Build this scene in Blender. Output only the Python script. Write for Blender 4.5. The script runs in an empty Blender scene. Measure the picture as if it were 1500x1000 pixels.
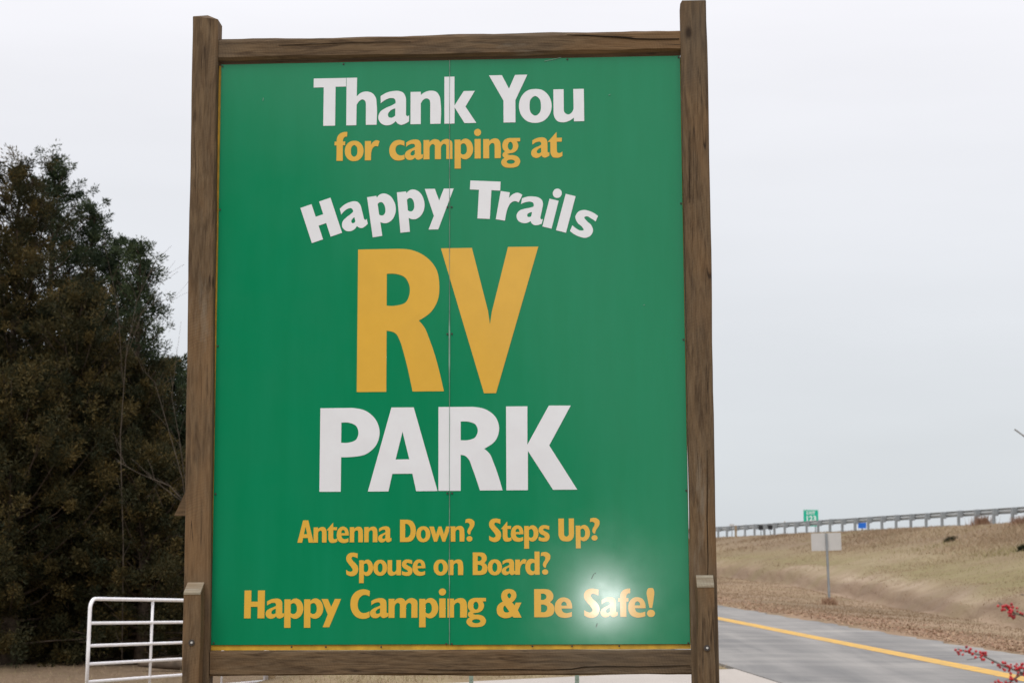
import bpy, bmesh, math, random
import numpy as np
from mathutils import Vector, Matrix
R = math.radians
sc = bpy.context.scene
COL = sc.collection
EYE = 1.7

# ---------------------------------------------------------------- camera, sky, sun, exposure
cam = bpy.data.cameras.new('camera')
camo = bpy.data.objects.new('camera', cam); COL.objects.link(camo)
camo.location = (0, 0, EYE)
camo.rotation_euler = (math.pi/2 + 0.106864, 0, 0)
cam.sensor_width = 22.3; cam.lens = 2750*22.3/1500
cam.clip_start = 0.1; cam.clip_end = 3000
cam.dof.use_dof = True; cam.dof.focus_distance = 9.6; cam.dof.aperture_fstop = 4.0
sc.camera = camo

SUN_EL, SUN_ROT = R(52), R(205)
world = bpy.data.worlds.new('World'); sc.world = world; world.use_nodes = True
wn, wl = world.node_tree.nodes, world.node_tree.links
wn.clear()
wout = wn.new('ShaderNodeOutputWorld'); wbg = wn.new('ShaderNodeBackground')
wbg.inputs['Strength'].default_value = 0.1
sky = wn.new('ShaderNodeTexSky'); sky.sky_type = 'NISHITA'; sky.sun_disc = False
sky.sun_elevation = SUN_EL; sky.sun_rotation = SUN_ROT
tc = wn.new('ShaderNodeTexCoord'); sep = wn.new('ShaderNodeSeparateXYZ')
wl.new(tc.outputs['Generated'], sep.inputs[0])
# overcast layer: grey near the horizon, brighter with height
mr = wn.new('ShaderNodeMapRange'); mr.inputs[1].default_value = 0.0; mr.inputs[2].default_value = 0.30
wl.new(sep.outputs['Z'], mr.inputs[0])
cm = wn.new('ShaderNodeMix'); cm.data_type = 'RGBA'
cm.inputs['A'].default_value = (6.6, 7.0, 7.35, 1); cm.inputs['B'].default_value = (9.8, 9.7, 10.1, 1)
wl.new(mr.outputs[0], cm.inputs['Factor'])
mr2 = wn.new('ShaderNodeMapRange'); mr2.inputs[1].default_value = 0.25; mr2.inputs[2].default_value = 1.0
mr2.inputs[3].default_value = 1.0; mr2.inputs[4].default_value = 1.75
wl.new(sep.outputs['Z'], mr2.inputs[0])
mp = wn.new('ShaderNodeMapping'); mp.inputs['Scale'].default_value = (1.2, 1.2, 7.0)
mp.inputs['Rotation'].default_value = (0.12, 0.1, 0)
wl.new(tc.outputs['Generated'], mp.inputs[0])
cn = wn.new('ShaderNodeTexNoise'); cn.inputs['Scale'].default_value = 2.6; cn.inputs['Detail'].default_value = 4; cn.inputs['Roughness'].default_value = 0.5
wl.new(mp.outputs[0], cn.inputs['Vector'])
mr3 = wn.new('ShaderNodeMapRange'); mr3.inputs[1].default_value = 0.25; mr3.inputs[2].default_value = 0.75
mr3.inputs[3].default_value = 0.97; mr3.inputs[4].default_value = 1.05
wl.new(cn.outputs['Fac'], mr3.inputs[0])
mu = wn.new('ShaderNodeMath'); mu.operation = 'MULTIPLY'
wl.new(mr2.outputs[0], mu.inputs[0]); wl.new(mr3.outputs[0], mu.inputs[1])
sc1 = wn.new('ShaderNodeVectorMath'); sc1.operation = 'SCALE'
wl.new(cm.outputs['Result'], sc1.inputs[0]); wl.new(mu.outputs[0], sc1.inputs['Scale'])
mx = wn.new('ShaderNodeMix'); mx.data_type = 'RGBA'; mx.inputs['Factor'].default_value = 0.94
wl.new(sky.outputs[0], mx.inputs['A']); wl.new(sc1.outputs[0], mx.inputs['B'])
wl.new(mx.outputs['Result'], wbg.inputs['Color']); wl.new(wbg.outputs[0], wout.inputs[0])

sun = bpy.data.lights.new('sun', 'SUN'); sun.energy = 1.5; sun.angle = R(35); sun.color = (1, 0.97, 0.93)
suno = bpy.data.objects.new('sun', sun); COL.objects.link(suno)
sd = Vector((math.sin(SUN_ROT)*math.cos(SUN_EL), math.cos(SUN_ROT)*math.cos(SUN_EL), math.sin(SUN_EL)))
suno.rotation_euler = sd.to_track_quat('Z', 'Y').to_euler()
# the flash on top of the photographer's camera: its reflection shows low on the right of the panel
fl = bpy.data.lights.new('camera_flash', 'POINT'); fl.energy = 115; fl.shadow_soft_size = 0.03
flo = bpy.data.objects.new('camera_flash', fl); COL.objects.link(flo); flo.location = (-0.06, -0.02, EYE+0.075)

sc.view_settings.view_transform = 'Standard'; sc.view_settings.look = 'None'
sc.view_settings.gamma = 1; sc.view_settings.use_curve_mapping = False; sc.view_settings.exposure = 0
# ---- lettering outlines: 's' marks a smooth point
GLYPHS = {
    '!': ['0.493,1.521s 0.863,1.455s 0.945,1.275s 0.877,1.006s 0.658,0.467 0.329,0.467 0.082,1.006s 0,1.275s 0.123,1.455s', '1,0.18s 0.934,0.084s 0.753,0.014s 0.507,-0.012s 0.26,0.014s 0.08,0.084s 0.014,0.18s 0.08,0.275s 0.26,0.346s 0.507,0.371s 0.753,0.346s 0.934,0.275s'],
    '&': ['0.5,1.497s 0.708,1.412s 0.796,1.152s 0.731,0.927s 0.616,0.788 0.722,0.63 0.769,0.776 0.995,0.776 0.847,0.382 1,-0.012 0.685,-0.012 0.625,0.061 0.5,-0.018s 0.292,-0.036s 0.069,0.109s 0,0.394s 0.06,0.655s 0.245,0.836 0.19,1.006s 0.19,1.212s 0.292,1.424s', '0.505,1.279s 0.579,1.2s 0.569,1.091s 0.509,1s 0.444,1.091s 0.435,1.2s', '0.329,0.63 0.505,0.309 0.431,0.255s 0.324,0.279s 0.264,0.412s 0.278,0.545s'],
    '?': ['0.053,1.453 0.361,1.498s 0.737,1.453s 1,1.262s 0.985,1.062s 0.812,0.862s 0.609,0.662s 0.526,0.453 0.361,0.484s 0.233,0.631s 0.286,0.796s 0.459,0.987s 0.489,1.129s 0.323,1.227s 0,1.218', '0.774,0.178s 0.732,0.089s 0.617,0.024s 0.459,0s 0.301,0.024s 0.185,0.089s 0.143,0.178s 0.185,0.267s 0.301,0.332s 0.459,0.356s 0.617,0.332s 0.732,0.267s'],
    'A': ['0.338,1.471 0.657,1.471 1,0 0.694,0 0.639,0.308 0.351,0.308 0.296,0 0,0', '0.497,1.045 0.594,0.558 0.398,0.558'],
    'B': ['0,1.485 0.528,1.485 0.809,1.406s 0.949,1.176s 0.927,0.952s 0.781,0.794 0.949,0.642s 1,0.37s 0.91,0.133s 0.697,0.024s 0.472,0 0,0', '0.337,1.242 0.472,1.242s 0.596,1.158s 0.596,1.006s 0.483,0.921s 0.337,0.915', '0.337,0.667 0.472,0.667s 0.629,0.576s 0.64,0.418s 0.556,0.285s 0.337,0.267'],
    'C': ['1,1.416 0.984,1.13 0.803,1.211s 0.622,1.184s 0.451,1.011s 0.378,0.741s 0.425,0.443s 0.585,0.276s 0.777,0.265s 0.984,0.351 1,0.038 0.803,-0.038s 0.622,-0.049s 0.285,0.065s 0.067,0.362s 0,0.741s 0.078,1.146s 0.311,1.405s 0.648,1.508s 0.855,1.481s'],
    'D': ['0,1.466 0.466,1.466 0.746,1.377s 0.94,1.108s 1,0.749s 0.94,0.345s 0.746,0.076s 0.466,0 0,0', '0.328,1.193 0.474,1.17s 0.616,1.018s 0.672,0.749s 0.629,0.457s 0.5,0.309s 0.328,0.287'],
    'H': ['0.009,1.471 0.342,1.471 0.342,0.879 0.658,0.879 0.658,1.471 1,1.471 0.991,0 0.653,0 0.653,0.607 0.324,0.607 0.324,0 0,0'],
    'H2': ['0,1.322 0.37,1.322 0.37,0.845 0.623,0.845 0.623,1.322 1,1.322 1,0 0.623,0 0.623,0.512 0.37,0.512 0.37,0 0,0'],
    'S': ['0.951,1.444 0.933,1.13 0.72,1.208s 0.524,1.227s 0.433,1.145s 0.537,0.986s 0.78,0.792s 0.97,0.575s 1,0.348s 0.872,0.092s 0.537,-0.043s 0.232,-0.014s 0.012,0.082 0,0.372 0.201,0.271s 0.415,0.246s 0.549,0.348s 0.445,0.527s 0.201,0.768s 0.018,1s 0.006,1.217s 0.159,1.411s 0.476,1.502s 0.75,1.483s'],
    'T': ['0,1.47 1,1.47 1,1.204 0.676,1.204 0.671,0 0.306,0 0.312,1.192 0,1.192'],
    'T2': ['0,1.337 1,1.337 1,1.019 0.709,1.019 0.709,0 0.299,0 0.299,1.019 0,1.019'],
    'U': ['0,1.466 0.356,1.466 0.356,0.529 0.389,0.339s 0.511,0.27s 0.633,0.339s 0.667,0.529 0.667,1.466 1,1.466 1,0.5 0.944,0.184s 0.761,-0.006s 0.483,-0.04s 0.178,0.04s 0.028,0.259s 0,0.529'],
    'Y': ['0,1.47 0.337,1.47 0.521,1.047 0.68,1.47 1,1.47 0.685,0.686 0.685,0 0.375,0 0.375,0.678'],
    'a': ['0.071,0.885 0.272,0.991s 0.488,1.036s 0.642,1.038s 0.812,0.97s 0.889,0.82s 0.895,0.657s 0.895,0.302 0.935,0.249s 1,0.272 0.994,0.089 0.873,0.021s 0.735,-0.012s 0.627,0.03s 0.565,0.107 0.457,0.021s 0.287,-0.021s 0.102,0.036s 0,0.213s 0.056,0.391s 0.241,0.515s 0.426,0.589s 0.556,0.657 0.556,0.731s 0.512,0.802s 0.41,0.82s 0.241,0.775s 0.077,0.666', '0.549,0.5 0.395,0.435s 0.312,0.317s 0.333,0.237s 0.426,0.21s 0.549,0.272'],
    'a2': ['0.071,0.867 0.272,0.971s 0.488,1.014s 0.642,1.017s 0.812,0.951s 0.889,0.803s 0.895,0.643s 0.895,0.296 0.935,0.243s 1,0.267 0.994,0.087 0.873,0.02s 0.735,-0.012s 0.627,0.029s 0.565,0.104 0.457,0.02s 0.287,-0.02s 0.102,0.035s 0,0.209s 0.056,0.383s 0.241,0.504s 0.426,0.577s 0.556,0.643 0.556,0.716s 0.512,0.786s 0.41,0.803s 0.241,0.759s 0.077,0.652', '0.549,0.441 0.457,0.397s 0.389,0.31s 0.42,0.243s 0.472,0.238s 0.549,0.281'],
    'c': ['0.984,0.961 0.638,1.03s 0.266,0.94s 0.043,0.704s 0,0.468s 0.08,0.21s 0.293,0.026s 0.612,-0.039s 0.824,-0.017s 1,0.03 0.984,0.266 0.798,0.223s 0.596,0.253s 0.452,0.369s 0.404,0.532s 0.468,0.704s 0.665,0.781s 0.824,0.768s 0.984,0.712'],
    'd': ['0.648,1.523 1,1.523 1,0 0.679,0 0.667,0.076 0.527,-0.012s 0.376,-0.023s 0.133,0.122s 0.012,0.384s 0,0.558s 0.073,0.82s 0.255,1.012s 0.467,1.047s 0.648,0.994', '0.655,0.744 0.558,0.791s 0.424,0.733s 0.345,0.517s 0.406,0.297s 0.539,0.227s 0.655,0.285'],
    'e': ['1,0.454 0.385,0.454 0.454,0.29s 0.644,0.213s 0.833,0.232s 0.977,0.275 0.977,0.034 0.759,-0.024s 0.529,-0.039s 0.184,0.072s 0.011,0.338s 0,0.531s 0.08,0.807s 0.299,1s 0.557,1.039s 0.845,0.928s 0.977,0.7s', '0.374,0.604 0.414,0.758s 0.534,0.821s 0.649,0.758s 0.69,0.604'],
    'f': ['0.162,0.996 0.195,1.207s 0.377,1.388s 0.669,1.477s 1,1.494 0.987,1.245 0.786,1.224s 0.682,1.135s 0.656,0.996 0.844,0.996 0.831,0.802 0.656,0.802 0.656,0 0.162,0 0.162,0.802 0,0.802 0,0.996'],
    'g': ['1,1.027 1,0.848 0.821,0.848 0.903,0.636s 0.831,0.408s 0.626,0.266s 0.446,0.239s 0.323,0.212 0.385,0.163s 0.6,0.147s 0.867,0.06s 1,-0.168s 0.918,-0.386s 0.497,-0.505s 0.113,-0.424s 0,-0.245s 0.051,-0.087s 0.174,0.005 0.077,0.12s 0.097,0.245s 0.205,0.337 0.097,0.473s 0.067,0.663s 0.149,0.908s 0.344,1.016s 0.549,1.033', '0.621,0.62s 0.603,0.514s 0.554,0.436s 0.487,0.408s 0.421,0.436s 0.372,0.514s 0.354,0.62s 0.372,0.726s 0.421,0.803s 0.487,0.832s 0.554,0.803s 0.603,0.726s', '0.718,-0.196s 0.689,-0.25s 0.61,-0.29s 0.503,-0.304s 0.395,-0.29s 0.316,-0.25s 0.287,-0.196s 0.316,-0.141s 0.395,-0.102s 0.503,-0.087s 0.61,-0.102s 0.689,-0.141s'],
    'h': ['0,1.473 0.347,1.473 0.341,0.891 0.478,1s 0.685,1.036s 0.86,0.979s 0.971,0.84s 1,0.639s 1,0.006 0.646,0.006 0.646,0.624 0.615,0.749s 0.535,0.796s 0.43,0.751s 0.338,0.63 0.331,0 0,0'],
    'i': ['0.069,1.011 0.944,1.011 0.944,0 0.069,0', '1,1.353s 0.933,1.261s 0.75,1.193s 0.5,1.168s 0.25,1.193s 0.067,1.261s 0,1.353s 0.067,1.446s 0.25,1.513s 0.5,1.538s 0.75,1.513s 0.933,1.446s'],
    'i2': ['0,1 0.879,1 0.879,0 0,0', '1,1.245s 0.944,1.164s 0.79,1.105s 0.579,1.083s 0.369,1.105s 0.215,1.164s 0.159,1.245s 0.215,1.326s 0.369,1.386s 0.579,1.408s 0.79,1.386s 0.944,1.326s'],
    'k': ['0,1.452 0.316,1.452 0.316,0.554 0.608,0.997 0.955,0.997 0.66,0.516 1,0.006 0.63,0.006 0.322,0.496 0.316,-0.003 0,-0.003'],
    'l2': ['0,1.337 1,1.337 1,0 0,0'],
    'm': ['0,1 0.204,1 0.204,0.88 0.291,1s 0.394,1.038s 0.516,0.995s 0.585,0.87 0.689,1s 0.81,1.038s 0.948,0.951s 1,0.69 1,0 0.789,0 0.789,0.636 0.768,0.75s 0.706,0.788s 0.637,0.717s 0.602,0.571 0.602,0 0.394,0 0.394,0.636 0.374,0.75s 0.315,0.788s 0.246,0.717s 0.208,0.571 0.208,0 0,0'],
    'n': ['0,1 0.341,1 0.341,0.896 0.478,0.985s 0.669,1.027s 0.86,0.985s 0.971,0.837s 1,0.659s 1,0 0.656,0 0.656,0.629 0.621,0.754s 0.525,0.792s 0.42,0.748s 0.341,0.635 0.341,0 0,0'],
    'o': ['0.496,1.024s 0.723,0.982s 0.913,0.805s 1,0.509s 0.927,0.213s 0.738,0.027s 0.496,-0.027s 0.257,0.027s 0.073,0.213s 0,0.509s 0.082,0.805s 0.271,0.982s', '0.499,0.805s 0.621,0.725s 0.673,0.509s 0.621,0.272s 0.499,0.195s 0.376,0.272s 0.324,0.509s 0.373,0.725s'],
    'p': ['0,0.995 0.316,0.995 0.326,0.908 0.463,1.011s 0.621,1.038s 0.832,0.935s 0.979,0.663s 1,0.473s 0.937,0.228s 0.779,0.038s 0.595,-0.033s 0.463,-0.016s 0.337,0.065 0.337,-0.505 0,-0.505', '0.332,0.717 0.437,0.788s 0.542,0.783s 0.637,0.663s 0.663,0.5s 0.632,0.321s 0.526,0.223s 0.421,0.223s 0.332,0.283'],
    'p2': ['0,0.995 0.347,0.995 0.358,0.929 0.463,1.011s 0.621,1.038s 0.832,0.935s 0.979,0.663s 1,0.473s 0.937,0.228s 0.779,0.038s 0.595,-0.033s 0.463,-0.016s 0.358,0.038 0.358,-0.462 0,-0.462', '0.353,0.69 0.437,0.745s 0.526,0.728s 0.589,0.636s 0.611,0.484s 0.589,0.353s 0.505,0.266s 0.421,0.266s 0.353,0.31'],
    'r': ['0,1 0.419,1 0.419,0.802 0.559,0.949s 0.76,1.03s 1,0.983 0.894,0.705 0.698,0.726s 0.547,0.646s 0.453,0.464s 0.419,0.211 0.419,0 0,0'],
    'r2': ['0,1 0.419,1 0.419,0.802 0.559,0.949s 0.76,1.03s 1,0.983 0.894,0.705 0.698,0.726s 0.547,0.646s 0.453,0.464s 0.419,0.211 0.419,0 0,0'],
    's': ['0.986,0.966 0.972,0.734 0.739,0.783s 0.493,0.807s 0.408,0.749s 0.563,0.643s 0.845,0.531s 1,0.362s 0.986,0.169s 0.81,0.005s 0.493,-0.039s 0.211,-0.014s 0,0.048 0.014,0.29 0.232,0.222s 0.458,0.203s 0.585,0.261s 0.493,0.338s 0.176,0.469s 0.007,0.652s 0.049,0.855s 0.246,1s 0.528,1.039s 0.775,1.019s'],
    's2': ['0.986,0.966 0.972,0.734 0.739,0.783s 0.493,0.807s 0.408,0.749s 0.563,0.643s 0.845,0.531s 1,0.362s 0.986,0.169s 0.81,0.005s 0.493,-0.039s 0.211,-0.014s 0,0.048 0.014,0.29 0.232,0.222s 0.458,0.203s 0.585,0.261s 0.493,0.338s 0.176,0.469s 0.007,0.652s 0.049,0.855s 0.246,1s 0.528,1.039s 0.775,1.019s'],
    't': ['0.61,1.304 0.621,1.004 0.977,1.004 0.96,0.804 0.621,0.804 0.621,0.367 0.667,0.237s 0.791,0.212s 1,0.283 1,0.062 0.819,-0.008s 0.593,-0.029s 0.322,0.021s 0.203,0.179s 0.181,0.388 0.181,0.796 0,0.796'],
    'u': ['0,1 0.336,1 0.336,0.444 0.361,0.281s 0.47,0.213s 0.589,0.266s 0.657,0.385 0.651,1 0.997,1 1,0 0.664,0 0.664,0.112 0.502,0.015s 0.33,-0.024s 0.128,0.015s 0.025,0.148s 0,0.355'],
    'w': ['0,1 0.216,1 0.317,0.496 0.435,1 0.565,1 0.683,0.496 0.787,1 1,1 0.74,0 0.613,0 0.492,0.496 0.359,0 0.222,0'],
    'y': ['0,1.005 0.326,1.005 0.498,0.587 0.684,1.005 1,1.005 0.409,-0.481 0.074,-0.481 0.326,0.189'],
    'y2': ['0,1 0.349,1 0.498,0.57 0.66,1 1,1 0.465,-0.47 0.13,-0.47 0.316,0.02'],
}
# colour, glyph, left end of the baseline (m), angle, width, x-height
LETTERS = [
    ('white', 'T', -0.7161, 1.1737, 0.0005, 0.1717, 0.1745),
    ('white', 'h', -0.5419, 1.1738, 0.0005, 0.1598, 0.1743),
    ('white', 'a', -0.3730, 1.1739, 0.0005, 0.1628, 0.1742),
    ('white', 'n', -0.2034, 1.1740, 0.0005, 0.1582, 0.1740),
    ('white', 'k', -0.0252, 1.1741, 0.0005, 0.1675, 0.1738),
    ('white', 'Y', 0.2095, 1.1742, 0.0005, 0.2013, 0.1736),
    ('white', 'o', 0.3659, 1.1743, 0.0005, 0.1711, 0.1734),
    ('white', 'u', 0.5466, 1.1744, 0.0005, 0.1597, 0.1733),
    ('yellow', 'f', -0.6024, 0.9843, 0.0002, 0.0665, 0.1035),
    ('yellow', 'o', -0.5484, 0.9843, 0.0002, 0.0988, 0.1035),
    ('yellow', 'r', -0.4428, 0.9844, 0.0002, 0.0772, 0.1034),
    ('yellow', 'c', -0.3144, 0.9844, 0.0002, 0.0810, 0.1033),
    ('yellow', 'a', -0.2327, 0.9844, 0.0002, 0.0952, 0.1033),
    ('yellow', 'm', -0.1346, 0.9844, 0.0002, 0.1516, 0.1032),
    ('yellow', 'p', 0.0284, 0.9845, 0.0002, 0.0971, 0.1031),
    ('yellow', 'i', 0.1305, 0.9845, 0.0002, 0.0367, 0.1031),
    ('yellow', 'n', 0.1783, 0.9845, 0.0002, 0.0909, 0.1030),
    ('yellow', 'g', 0.2716, 0.9845, 0.0002, 0.0997, 0.1030),
    ('yellow', 'a', 0.4279, 0.9846, 0.0002, 0.0956, 0.1029),
    ('yellow', 't', 0.5150, 0.9846, 0.0002, 0.0760, 0.1028),
    ('white', 'H2', -0.7167, 0.5485, 0.3218, 0.1661, 0.1494),
    ('white', 'a2', -0.5512, 0.6032, 0.2416, 0.1338, 0.1454),
    ('white', 'p2', -0.4084, 0.6421, 0.1438, 0.1407, 0.1477),
    ('white', 'p2', -0.2600, 0.6646, 0.0905, 0.1384, 0.1477),
    ('white', 'y2', -0.1272, 0.6804, 0.0019, 0.1509, 0.1465),
    ('white', 'T2', 0.1000, 0.6688, -0.0547, 0.1580, 0.1492),
    ('white', 'r2', 0.2426, 0.6607, -0.1749, 0.1148, 0.1513),
    ('white', 'a2', 0.3441, 0.6499, -0.2102, 0.1380, 0.1431),
    ('white', 'i2', 0.4843, 0.6190, -0.2544, 0.0556, 0.1510),
    ('white', 'l2', 0.5548, 0.5978, -0.2632, 0.0532, 0.1485),
    ('white', 's2', 0.6248, 0.5869, -0.3514, 0.1115, 0.1334),
    ('yellow', 'A', -0.7746, -1.0005, 0.0011, 0.0834, 0.0769),
    ('yellow', 'n', -0.6919, -1.0004, 0.0011, 0.0662, 0.0769),
    ('yellow', 't', -0.6263, -1.0003, 0.0011, 0.0560, 0.0769),
    ('yellow', 'e', -0.5731, -1.0002, 0.0011, 0.0612, 0.0769),
    ('yellow', 'n', -0.5067, -1.0002, 0.0011, 0.0668, 0.0768),
    ('yellow', 'n', -0.4329, -1.0001, 0.0011, 0.0671, 0.0768),
    ('yellow', 'a', -0.3624, -1.0000, 0.0011, 0.0691, 0.0768),
    ('yellow', 'D', -0.2500, -0.9999, 0.0011, 0.0805, 0.0767),
    ('yellow', 'o', -0.1671, -0.9998, 0.0011, 0.0721, 0.0767),
    ('yellow', 'w', -0.1009, -0.9997, 0.0011, 0.1096, 0.0767),
    ('yellow', 'n', 0.0087, -0.9996, 0.0011, 0.0688, 0.0766),
    ('yellow', '?', 0.0823, -0.9995, 0.0011, 0.0472, 0.0766),
    ('yellow', 'S', 0.2038, -0.9994, 0.0011, 0.0607, 0.0765),
    ('yellow', 't', 0.2631, -0.9993, 0.0011, 0.0541, 0.0765),
    ('yellow', 'e', 0.3141, -0.9993, 0.0011, 0.0637, 0.0765),
    ('yellow', 'p', 0.3816, -0.9992, 0.0011, 0.0723, 0.0764),
    ('yellow', 's', 0.4543, -0.9991, 0.0011, 0.0557, 0.0764),
    ('yellow', 'U', 0.5552, -0.9990, 0.0011, 0.0787, 0.0764),
    ('yellow', 'p', 0.6426, -0.9989, 0.0011, 0.0718, 0.0763),
    ('yellow', '?', 0.7147, -0.9988, 0.0011, 0.0490, 0.0763),
    ('yellow', 'S', -0.5237, -1.1671, -0.0012, 0.0614, 0.0765),
    ('yellow', 'p', -0.4574, -1.1672, -0.0012, 0.0711, 0.0765),
    ('yellow', 'o', -0.3856, -1.1673, -0.0012, 0.0710, 0.0764),
    ('yellow', 'u', -0.3128, -1.1674, -0.0012, 0.0689, 0.0764),
    ('yellow', 's', -0.2401, -1.1674, -0.0012, 0.0536, 0.0764),
    ('yellow', 'e', -0.1852, -1.1675, -0.0012, 0.0650, 0.0763),
    ('yellow', 'o', -0.0788, -1.1676, -0.0012, 0.0729, 0.0763),
    ('yellow', 'n', -0.0028, -1.1677, -0.0012, 0.0739, 0.0763),
    ('yellow', 'B', 0.1202, -1.1679, -0.0012, 0.0744, 0.0762),
    ('yellow', 'o', 0.1961, -1.1680, -0.0012, 0.0720, 0.0762),
    ('yellow', 'a', 0.2663, -1.1681, -0.0012, 0.0709, 0.0761),
    ('yellow', 'r', 0.3351, -1.1681, -0.0012, 0.0580, 0.0761),
    ('yellow', 'd', 0.3865, -1.1682, -0.0012, 0.0721, 0.0761),
    ('yellow', '?', 0.4639, -1.1683, -0.0012, 0.0490, 0.0760),
    ('yellow', 'H', -1.0428, -1.3800, -0.0002, 0.1053, 0.0952),
    ('yellow', 'a', -0.9330, -1.3800, -0.0002, 0.0950, 0.0951),
    ('yellow', 'p', -0.8373, -1.3800, -0.0002, 0.0970, 0.0951),
    ('yellow', 'p', -0.7364, -1.3801, -0.0002, 0.0976, 0.0950),
    ('yellow', 'y', -0.6482, -1.3801, -0.0002, 0.0999, 0.0950),
    ('yellow', 'C', -0.5006, -1.3801, -0.0002, 0.0984, 0.0949),
    ('yellow', 'a', -0.4012, -1.3801, -0.0002, 0.0941, 0.0948),
    ('yellow', 'm', -0.3067, -1.3801, -0.0002, 0.1470, 0.0948),
    ('yellow', 'p', -0.1511, -1.3802, -0.0002, 0.0966, 0.0947),
    ('yellow', 'i', -0.0520, -1.3802, -0.0002, 0.0367, 0.0946),
    ('yellow', 'n', -0.0084, -1.3802, -0.0002, 0.0985, 0.0946),
    ('yellow', 'g', 0.0880, -1.3802, -0.0002, 0.0988, 0.0946),
    ('yellow', '&', 0.2410, -1.3803, -0.0002, 0.1255, 0.0945),
    ('yellow', 'B', 0.4301, -1.3803, -0.0002, 0.1015, 0.0944),
    ('yellow', 'e', 0.5333, -1.3803, -0.0002, 0.0880, 0.0943),
    ('yellow', 'S', 0.6810, -1.3804, -0.0002, 0.0775, 0.0942),
    ('yellow', 'a', 0.7633, -1.3804, -0.0002, 0.0867, 0.0942),
    ('yellow', 'f', 0.8527, -1.3804, -0.0002, 0.0613, 0.0941),
    ('yellow', 'e', 0.9024, -1.3804, -0.0002, 0.0872, 0.0941),
    ('yellow', '!', 0.9955, -1.3804, -0.0002, 0.0410, 0.0941),
]
# the tall letters, outlines in metres on the panel
BIG_LETTERS = [
    ('yellow', 'R', ['-0.4745,0.5111 -0.2667,0.5122 -0.1914,0.5035s -0.1162,0.4644s -0.0661,0.4004s -0.0510,0.3161s -0.0577,0.2448s -0.0909,0.1824s -0.1573,0.1347 -0.1282,0.0993s -0.1032,0.0405s -0.0268,-0.2329 -0.1881,-0.2328 -0.2359,-0.0288s -0.2526,0.0256s -0.2777,0.0694s -0.3236,0.0841 -0.3239,-0.2330 -0.4765,-0.2331', '-0.3240,0.3813 -0.2747,0.3798s -0.2312,0.3623s -0.2077,0.3225s -0.2043,0.2846s -0.2258,0.2303s -0.2741,0.2142s -0.3241,0.2140']),
    ('yellow', 'V', ['-0.0428,0.5114 0.1182,0.5116 0.2013,0.1786 0.2110,0.1100 0.2203,0.1742 0.3055,0.5138 0.4625,0.5132 0.2412,-0.2456 0.1794,-0.2458']),
    ('white', 'P', ['-0.6636,-0.3144 -0.4996,-0.3142 -0.4243,-0.3328s -0.3723,-0.3848s -0.3570,-0.4412s -0.3718,-0.5018s -0.4231,-0.5508s -0.4980,-0.5660s -0.5543,-0.5674 -0.5549,-0.7433 -0.6645,-0.7425', '-0.5546,-0.3896 -0.5132,-0.3910s -0.4784,-0.4072s -0.4659,-0.4429s -0.4779,-0.4774s -0.5126,-0.4921s -0.5548,-0.4926']),
    ('white', 'A', ['-0.2966,-0.3143 -0.1821,-0.3146 -0.0591,-0.7434 -0.1681,-0.7435 -0.1878,-0.6542 -0.2906,-0.6543 -0.3099,-0.7433 -0.4155,-0.7434', '-0.2389,-0.4395 -0.2039,-0.5806 -0.2740,-0.5810']),
    ('white', 'R', ['-0.0546,-0.3140 0.1194,-0.3148 0.1895,-0.3295s 0.2407,-0.3721s 0.2563,-0.4282s 0.2403,-0.4840s 0.1796,-0.5300 0.2056,-0.5535s 0.2287,-0.6048s 0.2727,-0.7422 0.1576,-0.7422 0.1170,-0.6242s 0.1003,-0.5832s 0.0798,-0.5645s 0.0593,-0.5606 0.0591,-0.7433 -0.0544,-0.7425', '0.0595,-0.3900 0.1006,-0.3913s 0.1361,-0.4066s 0.1472,-0.4384s 0.1331,-0.4718s 0.1005,-0.4846s 0.0594,-0.4852']),
    ('white', 'K', ['0.2922,-0.3147 0.4013,-0.3148 0.4001,-0.5115 0.5112,-0.3122 0.6228,-0.3133 0.5115,-0.5162 0.6522,-0.7414 0.5293,-0.7414 0.4027,-0.5431 0.4016,-0.7423 0.2922,-0.7424']),
]
# ---------------------------------------------------------------- helpers
def tag(o, label=None, cat=None, group=None, kind=None):
    if label: o['label'] = label
    if cat: o['category'] = cat
    if group: o['group'] = group
    if kind: o['kind'] = kind
    return o
def link(name, me, mat=None, parent=None, smooth=False):
    if mat and not me.materials: me.materials.append(mat)
    o = bpy.data.objects.new(name, me); COL.objects.link(o)
    if parent: o.parent = parent
    if smooth:
        me.polygons.foreach_set('use_smooth', [True]*len(me.polygons))
    return o
def mesh(name, vs, fs):
    me = bpy.data.meshes.new(name); me.from_pydata(vs, [], fs); me.update(); return me
def empty(name, loc=(0, 0, 0), rot=(0, 0, 0)):
    o = bpy.data.objects.new(name, None); COL.objects.link(o); o.location = loc; o.rotation_euler = rot; return o
def from_bm(name, bm, mat, parent=None, smooth=False):
    me = bpy.data.meshes.new(name); bm.to_mesh(me); bm.free()
    return link(name, me, mat, parent, smooth)
def box_bm(bm, x0, x1, y0, y1, z0, z1, bevel=0.0):
    r = bmesh.ops.create_cube(bm, size=1)
    for v in r['verts']:
        v.co = Vector((x0+(v.co.x+.5)*(x1-x0), y0+(v.co.y+.5)*(y1-y0), z0+(v.co.z+.5)*(z1-z0)))
    if bevel:
        es = list({e for v in r['verts'] for e in v.link_edges})
        bmesh.ops.bevel(bm, geom=es, offset=bevel, segments=1, affect='EDGES')
def box(name, x0, x1, y0, y1, z0, z1, mat, parent=None, bevel=0.0):
    bm = bmesh.new(); box_bm(bm, x0, x1, y0, y1, z0, z1, bevel); return from_bm(name, bm, mat, parent)
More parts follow.
